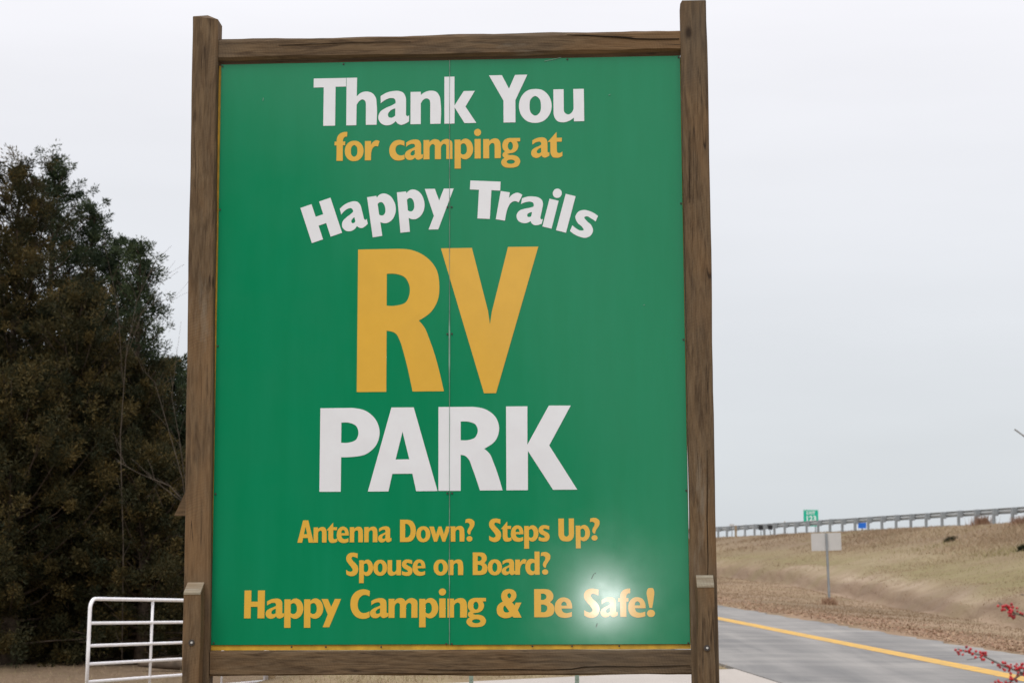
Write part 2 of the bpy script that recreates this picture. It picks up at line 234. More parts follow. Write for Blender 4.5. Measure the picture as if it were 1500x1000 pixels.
def tube(vs, fs, pts, rads, n=8, caps=True):
    """append a tube through pts to vs/fs"""
    base = len(vs); P = [Vector(p) for p in pts]; side = None
    for i, p in enumerate(P):
        t = (P[min(i+1, len(P)-1)] - P[max(i-1, 0)]).normalized()
        if side is None:
            side = t.cross(Vector((0, 0, 1)) if abs(t.z) < .9 else Vector((1, 0, 0))).normalized()
        else:
            side = (side - t*side.dot(t)).normalized()
        w = t.cross(side); r = rads[i] if hasattr(rads, '__len__') else rads
        for k in range(n):
            a = 2*math.pi*k/n
            vs.append(tuple(p + side*(r*math.cos(a)) + w*(r*math.sin(a))))
    for i in range(len(P)-1):
        for k in range(n):
            a = base+i*n+k; b = base+i*n+(k+1) % n
            fs.append((a, b, b+n, a+n))
    if caps:
        fs.append(tuple(base+k for k in range(n))[::-1]); e = base+(len(P)-1)*n
        fs.append(tuple(e+k for k in range(n)))
def tube_obj(name, pts, rads, mat, parent=None, n=10):
    vs, fs = [], []; tube(vs, fs, pts, rads, n); return link(name, mesh(name, vs, fs), mat, parent, True)

# ---------------------------------------------------------------- materials
class NT:
    def __init__(s, name, rough=0.8, spec=0.3):
        s.m = bpy.data.materials.new(name); s.m.use_nodes = True
        s.n = s.m.node_tree.nodes; s.l = s.m.node_tree.links
        s.b = s.n['Principled BSDF']; s.b.inputs['Roughness'].default_value = rough
        s.b.inputs['Specular IOR Level'].default_value = spec
        s.tc = None
    def obj(s):
        if not s.tc: s.tc = s.n.new('ShaderNodeTexCoord')
        return s.tc.outputs['Object']
    def mapping(s, scale, src=None, rot=(0, 0, 0), loc=None):
        m = s.n.new('ShaderNodeMapping'); m.inputs['Scale'].default_value = scale; m.inputs['Rotation'].default_value = rot
        s.l.new(src or s.obj(), m.inputs[0]); 
        if loc is not None: s.l.new(loc, m.inputs['Location'])
        return m.outputs[0]
    def noise(s, scale, vec=None, detail=4, rough=0.55, dist=0.0):
        t = s.n.new('ShaderNodeTexNoise'); t.inputs['Scale'].default_value = scale; t.inputs['Detail'].default_value = detail
        t.inputs['Roughness'].default_value = rough; t.inputs['Distortion'].default_value = dist
        s.l.new(vec or s.obj(), t.inputs['Vector']); return t.outputs['Fac']
    def rng(s, v, a, b, c=0.0, d=1.0):
        t = s.n.new('ShaderNodeMapRange')
        for i, k in enumerate((a, b, c, d)): t.inputs[i+1].default_value = k
        s.l.new(v, t.inputs[0]); return t.outputs[0]
    def mix(s, f, a, b, mode='MIX'):
        t = s.n.new('ShaderNodeMix'); t.data_type = 'RGBA'; t.blend_type = mode
        for k, v in (('Factor', f), ('A', a), ('B', b)):
            if isinstance(v, (int, float)): t.inputs[k].default_value = v
            elif isinstance(v, tuple): t.inputs[k].default_value = (*v, 1)
            else: s.l.new(v, t.inputs[k])
        return t.outputs['Result']
    def math(s, op, a, b=None):
        t = s.n.new('ShaderNodeMath'); t.operation = op
        for i, v in enumerate((a, b)):
            if v is None: continue
            if isinstance(v, (int, float)): t.inputs[i].default_value = v
            else: s.l.new(v, t.inputs[i])
        return t.outputs[0]
    def color(s, c):
        if isinstance(c, tuple): s.b.inputs['Base Color'].default_value = (*c, 1)
        else: s.l.new(c, s.b.inputs['Base Color'])
    def bump(s, h, strength=0.3, dist=0.01):
        t = s.n.new('ShaderNodeBump'); t.inputs['Strength'].default_value = strength; t.inputs['Distance'].default_value = dist
        s.l.new(h, t.inputs['Height']); s.l.new(t.outputs[0], s.b.inputs['Normal'])
    def attr(s, name):
        t = s.n.new('ShaderNodeAttribute'); t.attribute_name = name; return t
    def rnd(s):
        t = s.n.new('ShaderNodeObjectInfo'); return t.outputs['Random']

def wood(name, axis, a=(.122, .079, .042), b=(.052, .032, .017), grey=(.23, .20, .155)):
    t = NT(name, 0.85, 0.2)
    off = t.math('MULTIPLY', t.rnd(), 17.0)
    cmb = t.n.new('ShaderNodeCombineXYZ')
    for i in range(3): t.l.new(off, cmb.inputs[i])
    st = {'z': (1, 1, .10), 'x': (.10, 1, 1)}[axis]
    v = t.mapping(st, loc=cmb.outputs[0])
    grain = t.noise(34, v, 5, .6, 1.2)
    grain2 = t.noise(120, v, 3, .6)
    broad = t.noise(3.2, t.mapping({'z': (1, 1, .35), 'x': (.35, 1, 1)}[axis], loc=cmb.outputs[0]), 4, .6)
    c = t.mix(t.rng(grain, .36, .62), b, a)
    c = t.mix(t.rng(grain2, .4, .68, 0, .28), c, (.20, .145, .09))
    c = t.mix(t.rng(broad, .45, .62, 0, .55), c, (.18, .102, .046))
    c = t.mix(t.rng(t.noise(7, t.mapping({'z': (1, 1, .2), 'x': (.2, 1, 1)}[axis], loc=cmb.outputs[0]), 5, .7), .6, .78, 0, .6), c, grey)
    # knots
    vo = t.n.new('ShaderNodeTexVoronoi'); vo.inputs['Scale'].default_value = 3.3
    t.l.new(t.mapping({'z': (1.6, 1.6, .8), 'x': (.8, 1.6, 1.6)}[axis], loc=cmb.outputs[0]), vo.inputs['Vector'])
    k = t.rng(vo.outputs['Distance'], .05, .12, .9, 0)
    c = t.mix(t.rng(t.noise(1.1, t.mapping((1, 1, 1), loc=cmb.outputs[0]), 3), .5, .7, 0, .5), c, (.085, .07, .052))
    c = t.mix(k, c, (.022, .013, .008))
    # band saw marks, slightly aslant
    w = t.n.new('ShaderNodeTexWave'); w.wave_type = 'BANDS'; w.bands_direction = 'Z' if axis == 'z' else 'X'
    w.inputs['Scale'].default_value = 21; w.inputs['Distortion'].default_value = 5; w.inputs['Detail'].default_value = 2
    t.l.new(t.mapping((1, 1, 1), rot=(0, .30, 0)), w.inputs['Vector'])
    msk = t.rng(t.noise(2.5, None, 2), .48, .7, 0, .26)
    c = t.mix(t.math('MULTIPLY', t.rng(w.outputs['Fac'], .3, 1), msk), c, (.045, .03, .02))
    chk = t.noise(22, t.mapping({'z': (1, 1, .022), 'x': (.022, 1, 1)}[axis], loc=cmb.outputs[0]), 2, .5)
    line = t.rng(t.math('ABSOLUTE', t.math('SUBTRACT', chk, .5)), .002, .009, 1, 0)
    line = t.math('MULTIPLY', line, t.rng(t.noise(4, None, 2), .46, .6, 0, .85))
    c = t.mix(line, c, (.018, .011, .007))
    t.color(c)
    h = t.math('ADD', grain, t.math('MULTIPLY', w.outputs['Fac'], .06))
    t.bump(t.math('SUBTRACT', h, line), .7, .005)
    return t.m
M_wood_z = wood('weathered_wood_upright', 'z')
M_wood_x = wood('weathered_wood_level', 'x')
M_wood_top = wood('weathered_end_grain', 'x', (.27, .24, .18), (.16, .14, .10), (.34, .36, .36))

def flat(name, c, rough=.5, spec=.4, metal=0.0, var=0.0, scale=8.0, c2=None, bump=0.0):
    t = NT(name, rough, spec); t.b.inputs['Metallic'].default_value = metal
    if c2 or var:
        c2 = c2 or tuple(x*(1-var) for x in c)
        t.color(t.mix(t.rng(t.noise(scale), .35, .68), c, c2))
    else: t.color(c)
    if bump: t.bump(t.noise(scale*6), bump, .004)
    return t.m

def panel_mat(name, c, c2, rough):
    t = NT(name, rough, .38)
    streak = t.noise(9, t.mapping((1, 1, .12)), 5, .65)
    dirt = t.noise(1.6, None, 5, .6)
    col = t.mix(t.rng(streak, .35, .75, 0, .8), c, c2)
    col = t.mix(t.rng(dirt, .45, .75, 0, .35), col, tuple(x*.85+.01 for x in c2))
    sp = t.noise(260, None, 2, .6)
    col = t.mix(t.rng(sp, .70, .78, 0, .45), col, tuple(x*.45 for x in c))
    t.color(col)
    t.l.new(t.rng(t.noise(5, None, 3), .3, .7, rough*.9, rough*1.25), t.b.inputs['Roughness'])
    t.bump(t.noise(1.0, None, 1), .25, .006)
    return t.m
M_green = panel_mat('green_panel_paint', (.003, .185, .076), (.006, .205, .092), .122)
M_white_vinyl = panel_mat('white_vinyl', (.68, .695, .72), (.64, .64, .665), .125)
M_yellow_vinyl = panel_mat('yellow_vinyl', (.64, .375, .055), (.59, .345, .05), .125)
M_yellow_board = flat('yellow_board', (.66, .38, .03), .5, .4, var=.35, scale=14)
M_screw = flat('rusty_screw', (.035, .026, .02), .6, .5)
M_crack = flat('dark_wood_split', (.012, .008, .005), .95, .1)
M_seam = flat('panel_seam', (.20, .34, .27), .5, .4, var=.6, scale=9)
M_white_metal = flat('white_enamel', (.84, .83, .85), .35, .5, var=.12, scale=12, c2=(.76, .73, .73))
M_galv = flat('galvanised_steel', (.42, .44, .44), .5, .5, metal=.1, var=.25, scale=5)
M_galv_post = flat('galvanised_post', (.27, .29, .30), .6, .4, metal=.1, var=.25, scale=3)
M_alu = flat('bare_aluminium', (.50, .49, .47), .5, .4, metal=.1, var=.08, scale=3)
M_green_post = flat('green_steel', (.20, .26, .21), .6, .4, var=.2)
M_bark = flat('cedar_bark', (.10, .075, .055), .9, .1, var=.5, scale=18, bump=.5)
M_twig = flat('bare_twig', (.10, .08, .062), .9, .1, var=.4, scale=10)
M_log = flat('old_log', (.15, .115, .085), .95, .1, var=.55, scale=9, bump=.6)
M_berry = flat('red_berry', (.50, .012, .020), .35, .5, var=.6, scale=60)
M_berry_bark = flat('berry_bush_bark', (.15, .13, .11), .85, .2, var=.4, scale=40)
M_dark = flat('dark_panel', (.02, .02, .022), .6, .3)
M_blue = flat('blue_marker', (.01, .13, .55), .5, .4)
M_sign_green = flat('green_road_sign', (.0, .40, .25), .45, .4)
M_sign_white = flat('white_road_sign_print', (.75, .78, .76), .5, .4)
M_tan_post = flat('tan_wood_post', (.33, .24, .14), .85, .2, var=.3)

def leaf_mat(name, c1, c2, c3):
    """c1..c3: the sprigs' own colours, one value per sprig in attribute 'tint'"""
    t = NT(name, .75, .15)
    a = t.attr('tint').outputs['Fac']
    c = t.mix(t.rng(a, 0, .5), c1, c2); c = t.mix(t.rng(a, .5, 1), c, c3)
    t.color(c)
    tr = t.n.new('ShaderNodeBsdfTranslucent'); t.l.new(c if not isinstance(c, tuple) else None, tr.inputs['Color'])
    ms = t.n.new('ShaderNodeMixShader'); ms.inputs[0].default_value = .2
    out = t.n['Material Output']
    t.l.new(t.b.outputs[0], ms.inputs[1]); t.l.new(tr.outputs[0], ms.inputs[2]); t.l.new(ms.outputs[0], out.inputs[0])
    return t.m
M_bronze = leaf_mat('bronze_cedar_sprigs', (.016, .020, .009), (.040, .036, .014), (.115, .080, .026))
M_green_leaf = leaf_mat('green_cedar_sprigs', (.016, .026, .014), (.034, .050, .024), (.075, .095, .040))
M_grass = leaf_mat('dry_grass_blades', (.25, .175, .11), (.345, .255, .165), (.27, .245, .115))
M_litter = leaf_mat('fallen_leaf', (.24, .14, .09), (.36, .23, .15), (.44, .31, .20))

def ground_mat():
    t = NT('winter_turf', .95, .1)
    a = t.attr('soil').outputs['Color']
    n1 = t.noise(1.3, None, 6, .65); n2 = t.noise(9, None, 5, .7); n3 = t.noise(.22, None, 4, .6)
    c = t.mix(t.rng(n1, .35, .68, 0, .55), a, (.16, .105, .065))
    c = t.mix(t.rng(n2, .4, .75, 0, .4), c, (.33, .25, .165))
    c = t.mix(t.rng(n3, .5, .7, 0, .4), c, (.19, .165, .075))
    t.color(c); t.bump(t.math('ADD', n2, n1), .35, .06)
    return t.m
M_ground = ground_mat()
def asphalt_mat(name, c1, c2, c3):
    t = NT(name, .9, .2)
    v = t.mapping((1, .07, 1), rot=(0, 0, R(-5.3)))
    st = t.noise(1.1, v, 5, .6, .5); agg = t.noise(60, None, 3, .7); pat = t.noise(.35, None, 5, .65)
    dg = t.noise(.9, t.mapping((.25, 1.3, 1), rot=(0, 0, R(35))), 4, .6)
    c = t.mix(t.rng(st, .35, .65), c1, c2)
    c = t.mix(t.rng(dg, .45, .72, 0, .5), c, c3)
    c = t.mix(t.rng(pat, .45, .7, 0, .6), c, c1)
    c = t.mix(t.rng(agg, .4, .75, 0, .35), c, (.10, .10, .10))
    t.color(c); t.bump(agg, .3, .01)
    return t.m
M_asphalt = asphalt_mat('worn_asphalt', (.16, .157, .153), (.28, .267, .25), (.42, .395, .355))
M_concrete = asphalt_mat('pale_concrete', (.41, .37, .33), (.46, .415, .37), (.49, .445, .40))
M_line = flat('yellow_road_paint', (.62, .36, .07), .8, .2, scale=5, c2=(.42, .28, .11))
M_line_white = flat('white_road_paint', (.6, .6, .58), .8, .2, var=.2, scale=6)

# ---------------------------------------------------------------- ground
def sm(a, b, x):
    t = np.clip((x-a)/(b-a), 0, 1); return t*t*(3-2*t)
def near_edge(y): return 2.7 - .092*(y-30)
def far_edge(y): return 7.7 - .092*(y-30)
def yellow_x(y): return 5.9 - .092*(y-30)
def crest_x(y): return 23.2 - .204*(y-85)
def crest_z(y): return np.clip(2.66 - .0122*(y-85), 1.95, 3.25)
def foot_x(y): return np.where(y < 80, 13.4, np.where(y < 100, 13.4-.12*(y-80), 11-.2*(y-100)))
def foot_z(y): return np.where(y < 60, -.3, np.minimum(-.3+.011*(y-60), .14))
_rs = np.random.RandomState(5)
_K = [(_rs.uniform(-1, 1, 2)*s, _rs.uniform(0, 6.28), a) for s, a in ((.5, 1), (.5, 1), (1.1, .6), (1.1, .6), (2.3, .35), (2.3, .35), (4.5, .2), (4.5, .2))]
def lump(x, y):
    z = 0
    for k, p, a in _K: z = z + a*np.sin(k[0]*x+k[1]*y+p)
    return z/3.0
def height(x, y):
    x = np.asarray(x, float); y = np.asarray(y, float)
    xe = far_edge(np.minimum(y, 200)); xf = np.maximum(foot_x(y), xe+1.5); xc = np.maximum(crest_x(np.minimum(y, 400)), xf+3); zf = foot_z(y); zc = crest_z(y)
    left = -.25*sm(-1.2, -4.0, x)*sm(12, 20, y)
    z = left + .02*lump(x*1.5, y*1.5)
    strip = zf*sm(0, 1, (x-xe)/(xf-xe)) + .04*lump(x*1.3, y)
    t = np.clip((x-xf)/(xc-xf), 0, 1)
    bank = zf + (zc-zf)*(t**.85) + .07*lump(x, y)*np.sin(np.pi*np.clip(t, 0, 1))
    z = np.where(x > xe, strip, z); z = np.where(x > xf, bank, z)
    ditch = np.exp(-((x-xf)/1.1)**2)
    wv = .35*lump(y*.9, x*.2+y*.4)
    z = z - .30*sm(xf-1.9, xf-.9, x)*(1-sm(xf+.0, xf+.45, x+wv))*(y > 24)
    z = z - ditch*(.02 - .22*np.abs(lump(x*2.1+3-y*.8, y*1.3))) + .16*np.exp(-((x-xf-1.5-.5*lump(y*.7, y))/.5)**2)
    z = np.where(x > xc, zc-.03, z)
    # beds of the ramp, the drive and the highway
    on_road = (x > near_edge(y)-.05) & (x < xe+.05) & (y < 260)
    z = np.where(on_road, -.05, z)
    on_drive = in_drive(x, y)
    z = np.where(on_drive, np.minimum(z, 0)-.05, z)
    z = np.where((x > xc+2.4) & (x < xc+13.4), zc-.1, z)
    return z
DRIVE = [(-14, 14.0), (-1.9, 22.8), (.18, 24.2), (3.35, 26.3), (4.2, 17.0), (1.0, 13.4), (-14, 7.4)]
def in_drive(x, y):
    c = np.zeros(np.shape(x), bool); n = len(DRIVE)
    for i in range(n):
        x0, y0 = DRIVE[i]; x1, y1 = DRIVE[(i+1) % n]
        if y0 == y1: continue
        c ^= ((y0 > y) != (y1 > y)) & (x < (x1-x0)*(y-y0)/(y1-y0)+x0)
    return c
xs = np.concatenate([-np.geomspace(1500, 22, 22), np.arange(-20, 4, .8), np.arange(4, 34, .28), np.geomspace(35, 1500, 26)])
ys = np.concatenate([-np.geomspace(1500, 12, 20), np.arange(-10, 20, 1.5), np.arange(20, 150, .45), np.geomspace(152, 1800, 30)])
X, Y = np.meshgrid(xs, ys); Z = height(X, Y)
nx, ny = len(xs), len(ys)
idx = np.arange(nx*ny).reshape(ny, nx)
F = np.stack([idx[:-1, :-1], idx[:-1, 1:], idx[1:, 1:], idx[1:, :-1]], -1).reshape(-1, 4)
me = mesh('ground', np.stack([X, Y, Z], -1).reshape(-1, 3).tolist(), F.tolist())
xe = far_edge(np.minimum(Y, 200)); xf = np.maximum(foot_x(Y), xe+1.5); xc = np.maximum(crest_x(np.minimum(Y, 400)), xf+3)
def lerp(c, d, w): return c+(np.array(d)-c)*w[..., None]
soil = np.zeros((ny, nx, 3)) + np.array((.25, .20, .115))
t = np.clip((X-xf)/(xc-xf), 0, 1)
soil = lerp(soil, (.31, .225, .15), ((X > xe) & (X < xf)).astype(float))
soil = lerp(soil, (.27, .165, .11), np.exp(-((X-xe-1.0)/1.1)**2)*np.clip(.6+.6*lump(X, Y*.6), 0, 1))
soil = lerp(soil, (.195, .145, .095), sm(.35, .75, t+.12*lump(X*.6, Y*.4)))
soil = lerp(soil, (.20, .175, .08), np.exp(-((t-.22+.08*lump(X*.5, Y*.3))/.16)**2)*(X > xf)*.9)
soil = lerp(soil, (.30, .22, .155), np.exp(-((X-xf)/1.2)**2)*np.clip(.55+.7*lump(X*2, Y*1.2), 0, 1))
_wv = .35*lump(Y*.9, X*.2+Y*.4); _xf = np.maximum(foot_x(Y), xe+1.5)
soil = lerp(soil, (.15, .10, .07), np.exp(-((X+_wv-_xf-.2)/.35)**2)*.9)
soil = lerp(soil, (.38, .30, .22), np.exp(-((X+_wv-_xf-.95)/.4)**2)*np.clip(.35+.9*lump(X*3, Y*1.7), 0, 1))
pt = lump(X*.8+2, Y*.45); pt2 = lump(X*1.9+9, Y*1.1)
soil = lerp(soil, (.15, .11, .075), np.clip(pt-.15, 0, 1)*.8*(X > xe))
soil = lerp(soil, (.36, .29, .20), np.clip(-pt-.2, 0, 1)*.7*(X > xe))
soil = lerp(soil, (.20, .18, .08), np.clip(pt2-.2, 0, 1)*.7*(X > xf))
soil = lerp(soil, (.12, .085, .055), sm(-2.6, -3.8, X)*sm(22.5, 26, Y)*(1-sm(50, 60, Y)))  # shade under the cedars put into the soil colour, as darker litter brown
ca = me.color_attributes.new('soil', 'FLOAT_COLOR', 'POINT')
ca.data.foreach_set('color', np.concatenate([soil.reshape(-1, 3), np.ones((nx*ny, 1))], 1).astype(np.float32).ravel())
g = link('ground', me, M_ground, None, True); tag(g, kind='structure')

def sheet(name, poly, z, mat):
    o = link(name, mesh(name, [(a, b, z) for a, b in poly] + [(a, b, z-.12) for a, b in poly],
        [tuple(range(len(poly)))] + [(i, i+len(poly), (i+1) % len(poly)+len(poly), (i+1) % len(poly)) for i in range(len(poly))]), mat)
    return tag(o, kind='structure')
def strip(name, f0, f1, zf, y0, y1, n, mat, th=.1):
    vs, fs = [], []
    for i in range(n+1):
        y = y0+(y1-y0)*i/n; a, b, z = float(f0(y)), float(f1(y)), float(zf(y))
        vs += [(a, y, z-th), (a, y, z), (b, y, z), (b, y, z-th)]
    for i in range(n):
        for k in range(3):
            fs.append((4*i+k, 4*i+k+1, 4*i+k+5, 4*i+k+4))
    return tag(link(name, mesh(name, vs, fs), mat), kind='structure')
rnd = random.Random(3)
jit = [rnd.uniform(-.05, .05) for _ in range(400)]
strip('ramp_road', near_edge, lambda y: far_edge(y)+jit[int(y*2) % 400]*2.2, lambda y: .0, 2, 200, 396, M_asphalt)
strip('yellow_edge_line', lambda y: yellow_x(y)-.16, lambda y: yellow_x(y)+.16+jit[int(y*2) % 400]*.4, lambda y: .004, 2, 200, 60, M_line, .003)
strip('white_edge_line', lambda y: near_edge(y)+.35, lambda y: near_edge(y)+.47, lambda y: .004, 30, 200, 60, M_line_white, .003)
sheet('concrete_drive', DRIVE[::-1], -.012, M_concrete)
strip('highway_road', lambda y: crest_x(y)+2.5, lambda y: crest_x(y)+13.3, lambda y: crest_z(y)-.02, -40, 400, 120, M_asphalt)

# ---------------------------------------------------------------- blades and litter
def scatter(name, P, H, W, tint, mat, lean=.5, flatq=False, seed=1, parent=None):
    """P (n,3) feet; upright tapered blades, or flat little quads"""
    rs = np.random.RandomState(seed); n = len(P)
    a = rs.uniform(0, 2*np.pi, n); d = np.stack([np.cos(a), np.sin(a), 0*a], 1)
    if flatq:
        u = d*W[:, None]; b = np.stack([-np.sin(a), np.cos(a), rs.uniform(-.5, .8, n)], 1)*H[:, None]
        V = np.stack([P-u*.5, P+b*.5, P+u*.5+np.array([0, 0, .01]), P-b*.5], 1)
        k = 4
    else:
        ln = rs.normal(0, lean, (n, 2)); tip = P+np.stack([ln[:, 0]*H, ln[:, 1]*H, H], 1)
        u = d*W[:, None]*.5
        V = np.stack([P-u, P+u, tip], 1); k = 3
    me = bpy.data.meshes.new(name)
    me.vertices.add(n*k); me.vertices.foreach_set('co', V.astype(np.float32).ravel())
    me.loops.add(n*k); me.loops.foreach_set('vertex_index', np.arange(n*k, dtype=np.int32))
    me.polygons.add(n); me.polygons.foreach_set('loop_start', np.arange(0, n*k, k, dtype=np.int32))
    me.update(calc_edges=True)
    at = me.attributes.new('tint', 'FLOAT', 'POINT'); at.data.foreach_set('value', np.repeat(tint, k).astype(np.float32))
    return link(name, me, mat, parent)
rs = np.random.RandomState(11)
def bank_blades(n, y0, y1):
    y = y0*(y1/y0)**rs.uniform(0, 1, n)
    xf_, xe_ = np.maximum(foot_x(y), far_edge(y)+1.5), far_edge(y)
    x = xe_ + .15 + (crest_x(y)+.6-xe_)*rs.uniform(0, 1, n)
    vis = (x/y*2750 > 250) & (x/y*2750 < 860)
    x, y = x[vis], y[vis]
    return x, y
x, y = bank_blades(330000, 24, 150)
t = (x-foot_x(y))/(crest_x(y)-foot_x(y))
cl = lump(x*.9+7, y*.9)
keep = (np.abs(x-foot_x(y)) > .8) | (rs.uniform(0, 1, len(x)) < .25)
keep &= rs.uniform(0, 1, len(x)) < .55+.5*cl
x, y, t, cl = x[keep], y[keep], t[keep], cl[keep]
H = (.035+.07*rs.uniform(0, 1, len(x))**2)*(1+1.0*((t > .4) & (t < .93))-.2*(t > .93))*(1+.5*cl)
H = np.where(t < 0, .03+.04*rs.uniform(0, 1, len(x)), H)
tint = np.clip(.2+.3*lump(x*.35, y*.3)+.35*lump(x*1.1+5, y*.8)+rs.uniform(0, 1, len(x))*.3 + .4*np.exp(-((t-.25)/.2)**2) - .2*(t > .6), 0, 1)
g = scatter('dry_grass', np.stack([x, y, height(x, y)-.01], 1), H, .012+.016*y/60, tint, M_grass, .6, seed=2)
tag(g, 'tan and olive dry winter grass covering the embankment and verge', 'grass', kind='stuff')
# lawn below the sign and beside the gate
n = 60000
y = 14*(34/14)**rs.uniform(0, 1, n); x = rs.uniform(-.30, .12, n)*y
k = ~in_drive(x, y) & (x < near_edge(y)-.1) & ((x > -3.3) | (y < 24) | (rs.uniform(0, 1, n) < .25)); x, y = x[k], y[k]
g = scatter('lawn_grass', np.stack([x, y, height(x, y)-.01], 1), .03+.06*rs.uniform(0, 1, len(x)), .008+0*x, rs.uniform(.2, 1, len(x)), M_grass, .7, seed=3)
tag(g, 'short straw coloured lawn grass behind the sign and around the gate', 'grass', kind='stuff')
n = 8000
y = 22*(120/22)**rs.uniform(0, 1, n); x = far_edge(y)+np.abs(rs.normal(0, 1.1, n))+.02+.25*lump(y*2, y)
k = (x < foot_x(y)+.5); x, y = x[k], y[k]
g = scatter('fallen_leaves', np.stack([x, y, height(x, y)+.02], 1), .03+.03*rs.uniform(0, 1, len(x)), .04+.03*rs.uniform(0, 1, len(x)), rs.uniform(0, 1, len(x))**1.4, M_litter, flatq=True, seed=4)
tag(g, 'reddish brown fallen leaves drifted along the far edge of the ramp', 'leaves', kind='stuff')
def weed(px, y, h, w, name, label, grp=None, mat=None, tmid=.1):
    x = (px-750)/2750*y; n = 420
    P = np.stack([x+rs.normal(0, w*.28, n), y+rs.normal(0, w*.3, n)], 1); z = height(P[:, 0], P[:, 1])
    o = scatter(name, np.stack([P[:, 0]-x, P[:, 1]-y, z-float(height(x, y))-.01], 1), h*rs.uniform(.35, 1, n), .03+0*z, np.clip(rs.normal(tmid, .15, n), 0, 1), mat or M_grass, .35, seed=int(px))
    o.location = (x, y, float(height(x, y))); tag(o, label, 'weed', grp); return o
weed(1436, 89.5, .55, .9, 'weed_clump', 'reddish brown weed tuft standing against the guardrail near the right edge', mat=M_litter)
weed(1493, 84.6, .45, .8, 'weed_clump', 'short rusty weed tuft under the guardrail at the right edge of the photo', mat=M_litter)
weed(1389, 84, .28, .4, 'dark_weed_clump', 'small dark brown weed clump just below the guardrail on the bank top', mat=M_bronze, tmid=0)
weed(1495, 72, .3, .35, 'dark_weed_clump', 'small dark weed clump on the upper bank at the right edge', mat=M_bronze, tmid=0)
weed(1211, 57.8, .28, .35, 'weed_clump', 'orange brown weed tuft around the foot of the blank sign post', mat=M_litter, tmid=.4)

# ---------------------------------------------------------------- the camp sign
SIGN = empty('campground_sign', (0, 0, 0), (-0.0335, -0.006105, -0.0515))
_rot = SIGN.rotation_euler.to_matrix()
SC = Vector((-0.323487, 9.609148, 1.006821+EYE))     # middle of the panel's face
ZB = -2.78                                            # ground in the sign's own axes
SIGN.location = SC + _rot @ Vector((0, 0, ZB))
tag(SIGN, 'tall green campground farewell sign with white and yellow lettering in a brown timber frame', 'sign')
def S(z): return z-ZB
def timber(name, p0, p1, w, d, mat, parent, seed, n=26, ch=.008, amp=.0022, bow=0.0):
    """beam from p0 to p1 (along x or z) with worn edges; w across the face, d deep"""
    r = random.Random(seed); vs, fs = [], []
    horiz = abs(p1[0]-p0[0]) > abs(p1[2]-p0[2])
    ph = [r.uniform(0, 6.28) for _ in range(8)]
    for i in range(n+1):
        f = i/n; c = [p0[k]+(p1[k]-p0[k])*f for k in range(3)]
        hw, hd = w/2, d/2
        prof = [(-hw+ch, -hd), (hw-ch, -hd), (hw, -hd+ch), (hw, hd-ch), (hw-ch, hd), (-hw+ch, hd), (-hw, hd-ch), (-hw, -hd+ch)]
        e = 1 if 0 < i < n else .6
        for k, (a, b) in enumerate(prof):
            a += amp*(math.sin(f*9+ph[k])+.6*math.sin(f*31+ph[7-k]))*e + r.uniform(-1, 1)*amp*.35 + bow*math.sin(f*math.pi)
            b += amp*.5*math.sin(f*13+ph[k])
            vs.append((c[0], c[1]+b, c[2]-a) if horiz else (c[0]+a, c[1]+b, c[2]))
    for i in range(n):
        for k in range(8):
            a = 8*i+k; b = 8*i+(k+1) % 8; fs.append((a, b, b+8, a+8))
    fs.append(tuple(range(8))[::-1]); fs.append(tuple(8*n+k for k in range(8)))
    me = mesh(name, vs, fs)
    bm = bmesh.new(); bm.from_mesh(me); bmesh.ops.recalc_face_normals(bm, faces=bm.faces); bm.to_mesh(me); bm.free()
    return link(name, me, mat, parent)
PY = -.045+.066   # posts: front face 45 mm proud of the panel
pl_ = timber('post', (-1.272, PY, -.25), (-1.2925, PY, S(1.80)), .134, .132, M_wood_z, SIGN, 1, 40)
pr_ = timber('post', (1.281, PY, -.25), (1.282, PY, S(1.805)), .134, .132, M_wood_z, SIGN, 2, 40)
# worn pyramid top of the left post
for pst, zt, mode in ((pl_, 1.80, 0), (pr_, 1.805, 1)):
    for v in pst.data.vertices:
        if v.co.z > S(zt)-.02:
            if mode == 0:
                cx = -1.2925; v.co.z -= .018 + (.03 if v.co.x > cx+.05 else .0) + (.012 if v.co.x < cx-.05 else 0); 
            else:
                v.co.z -= .02 if v.co.x < 1.282-.0615 else .004
    bm = bmesh.new(); bm.from_mesh(pst.data)
    top = max(bm.faces, key=lambda f: f.calc_center_median().z)
    c = bmesh.ops.poke(bm, faces=[top]); 
    if mode == 0: c['verts'][0].co.z += .034
    bm.to_mesh(pst.data); bm.free()
timber('top_rail', (-1.224, PY+.012, S(1.590)), (1.213, PY+.012, S(1.590)), .117, .13, M_wood_x, SIGN, 3, 40, ch=.015, amp=.003)
timber('bottom_rail', (-1.206, PY+.006, S(-1.6045)), (1.213, PY+.006, S(-1.6045)), .122, .13, M_wood_x, SIGN, 4, 40, ch=.009)
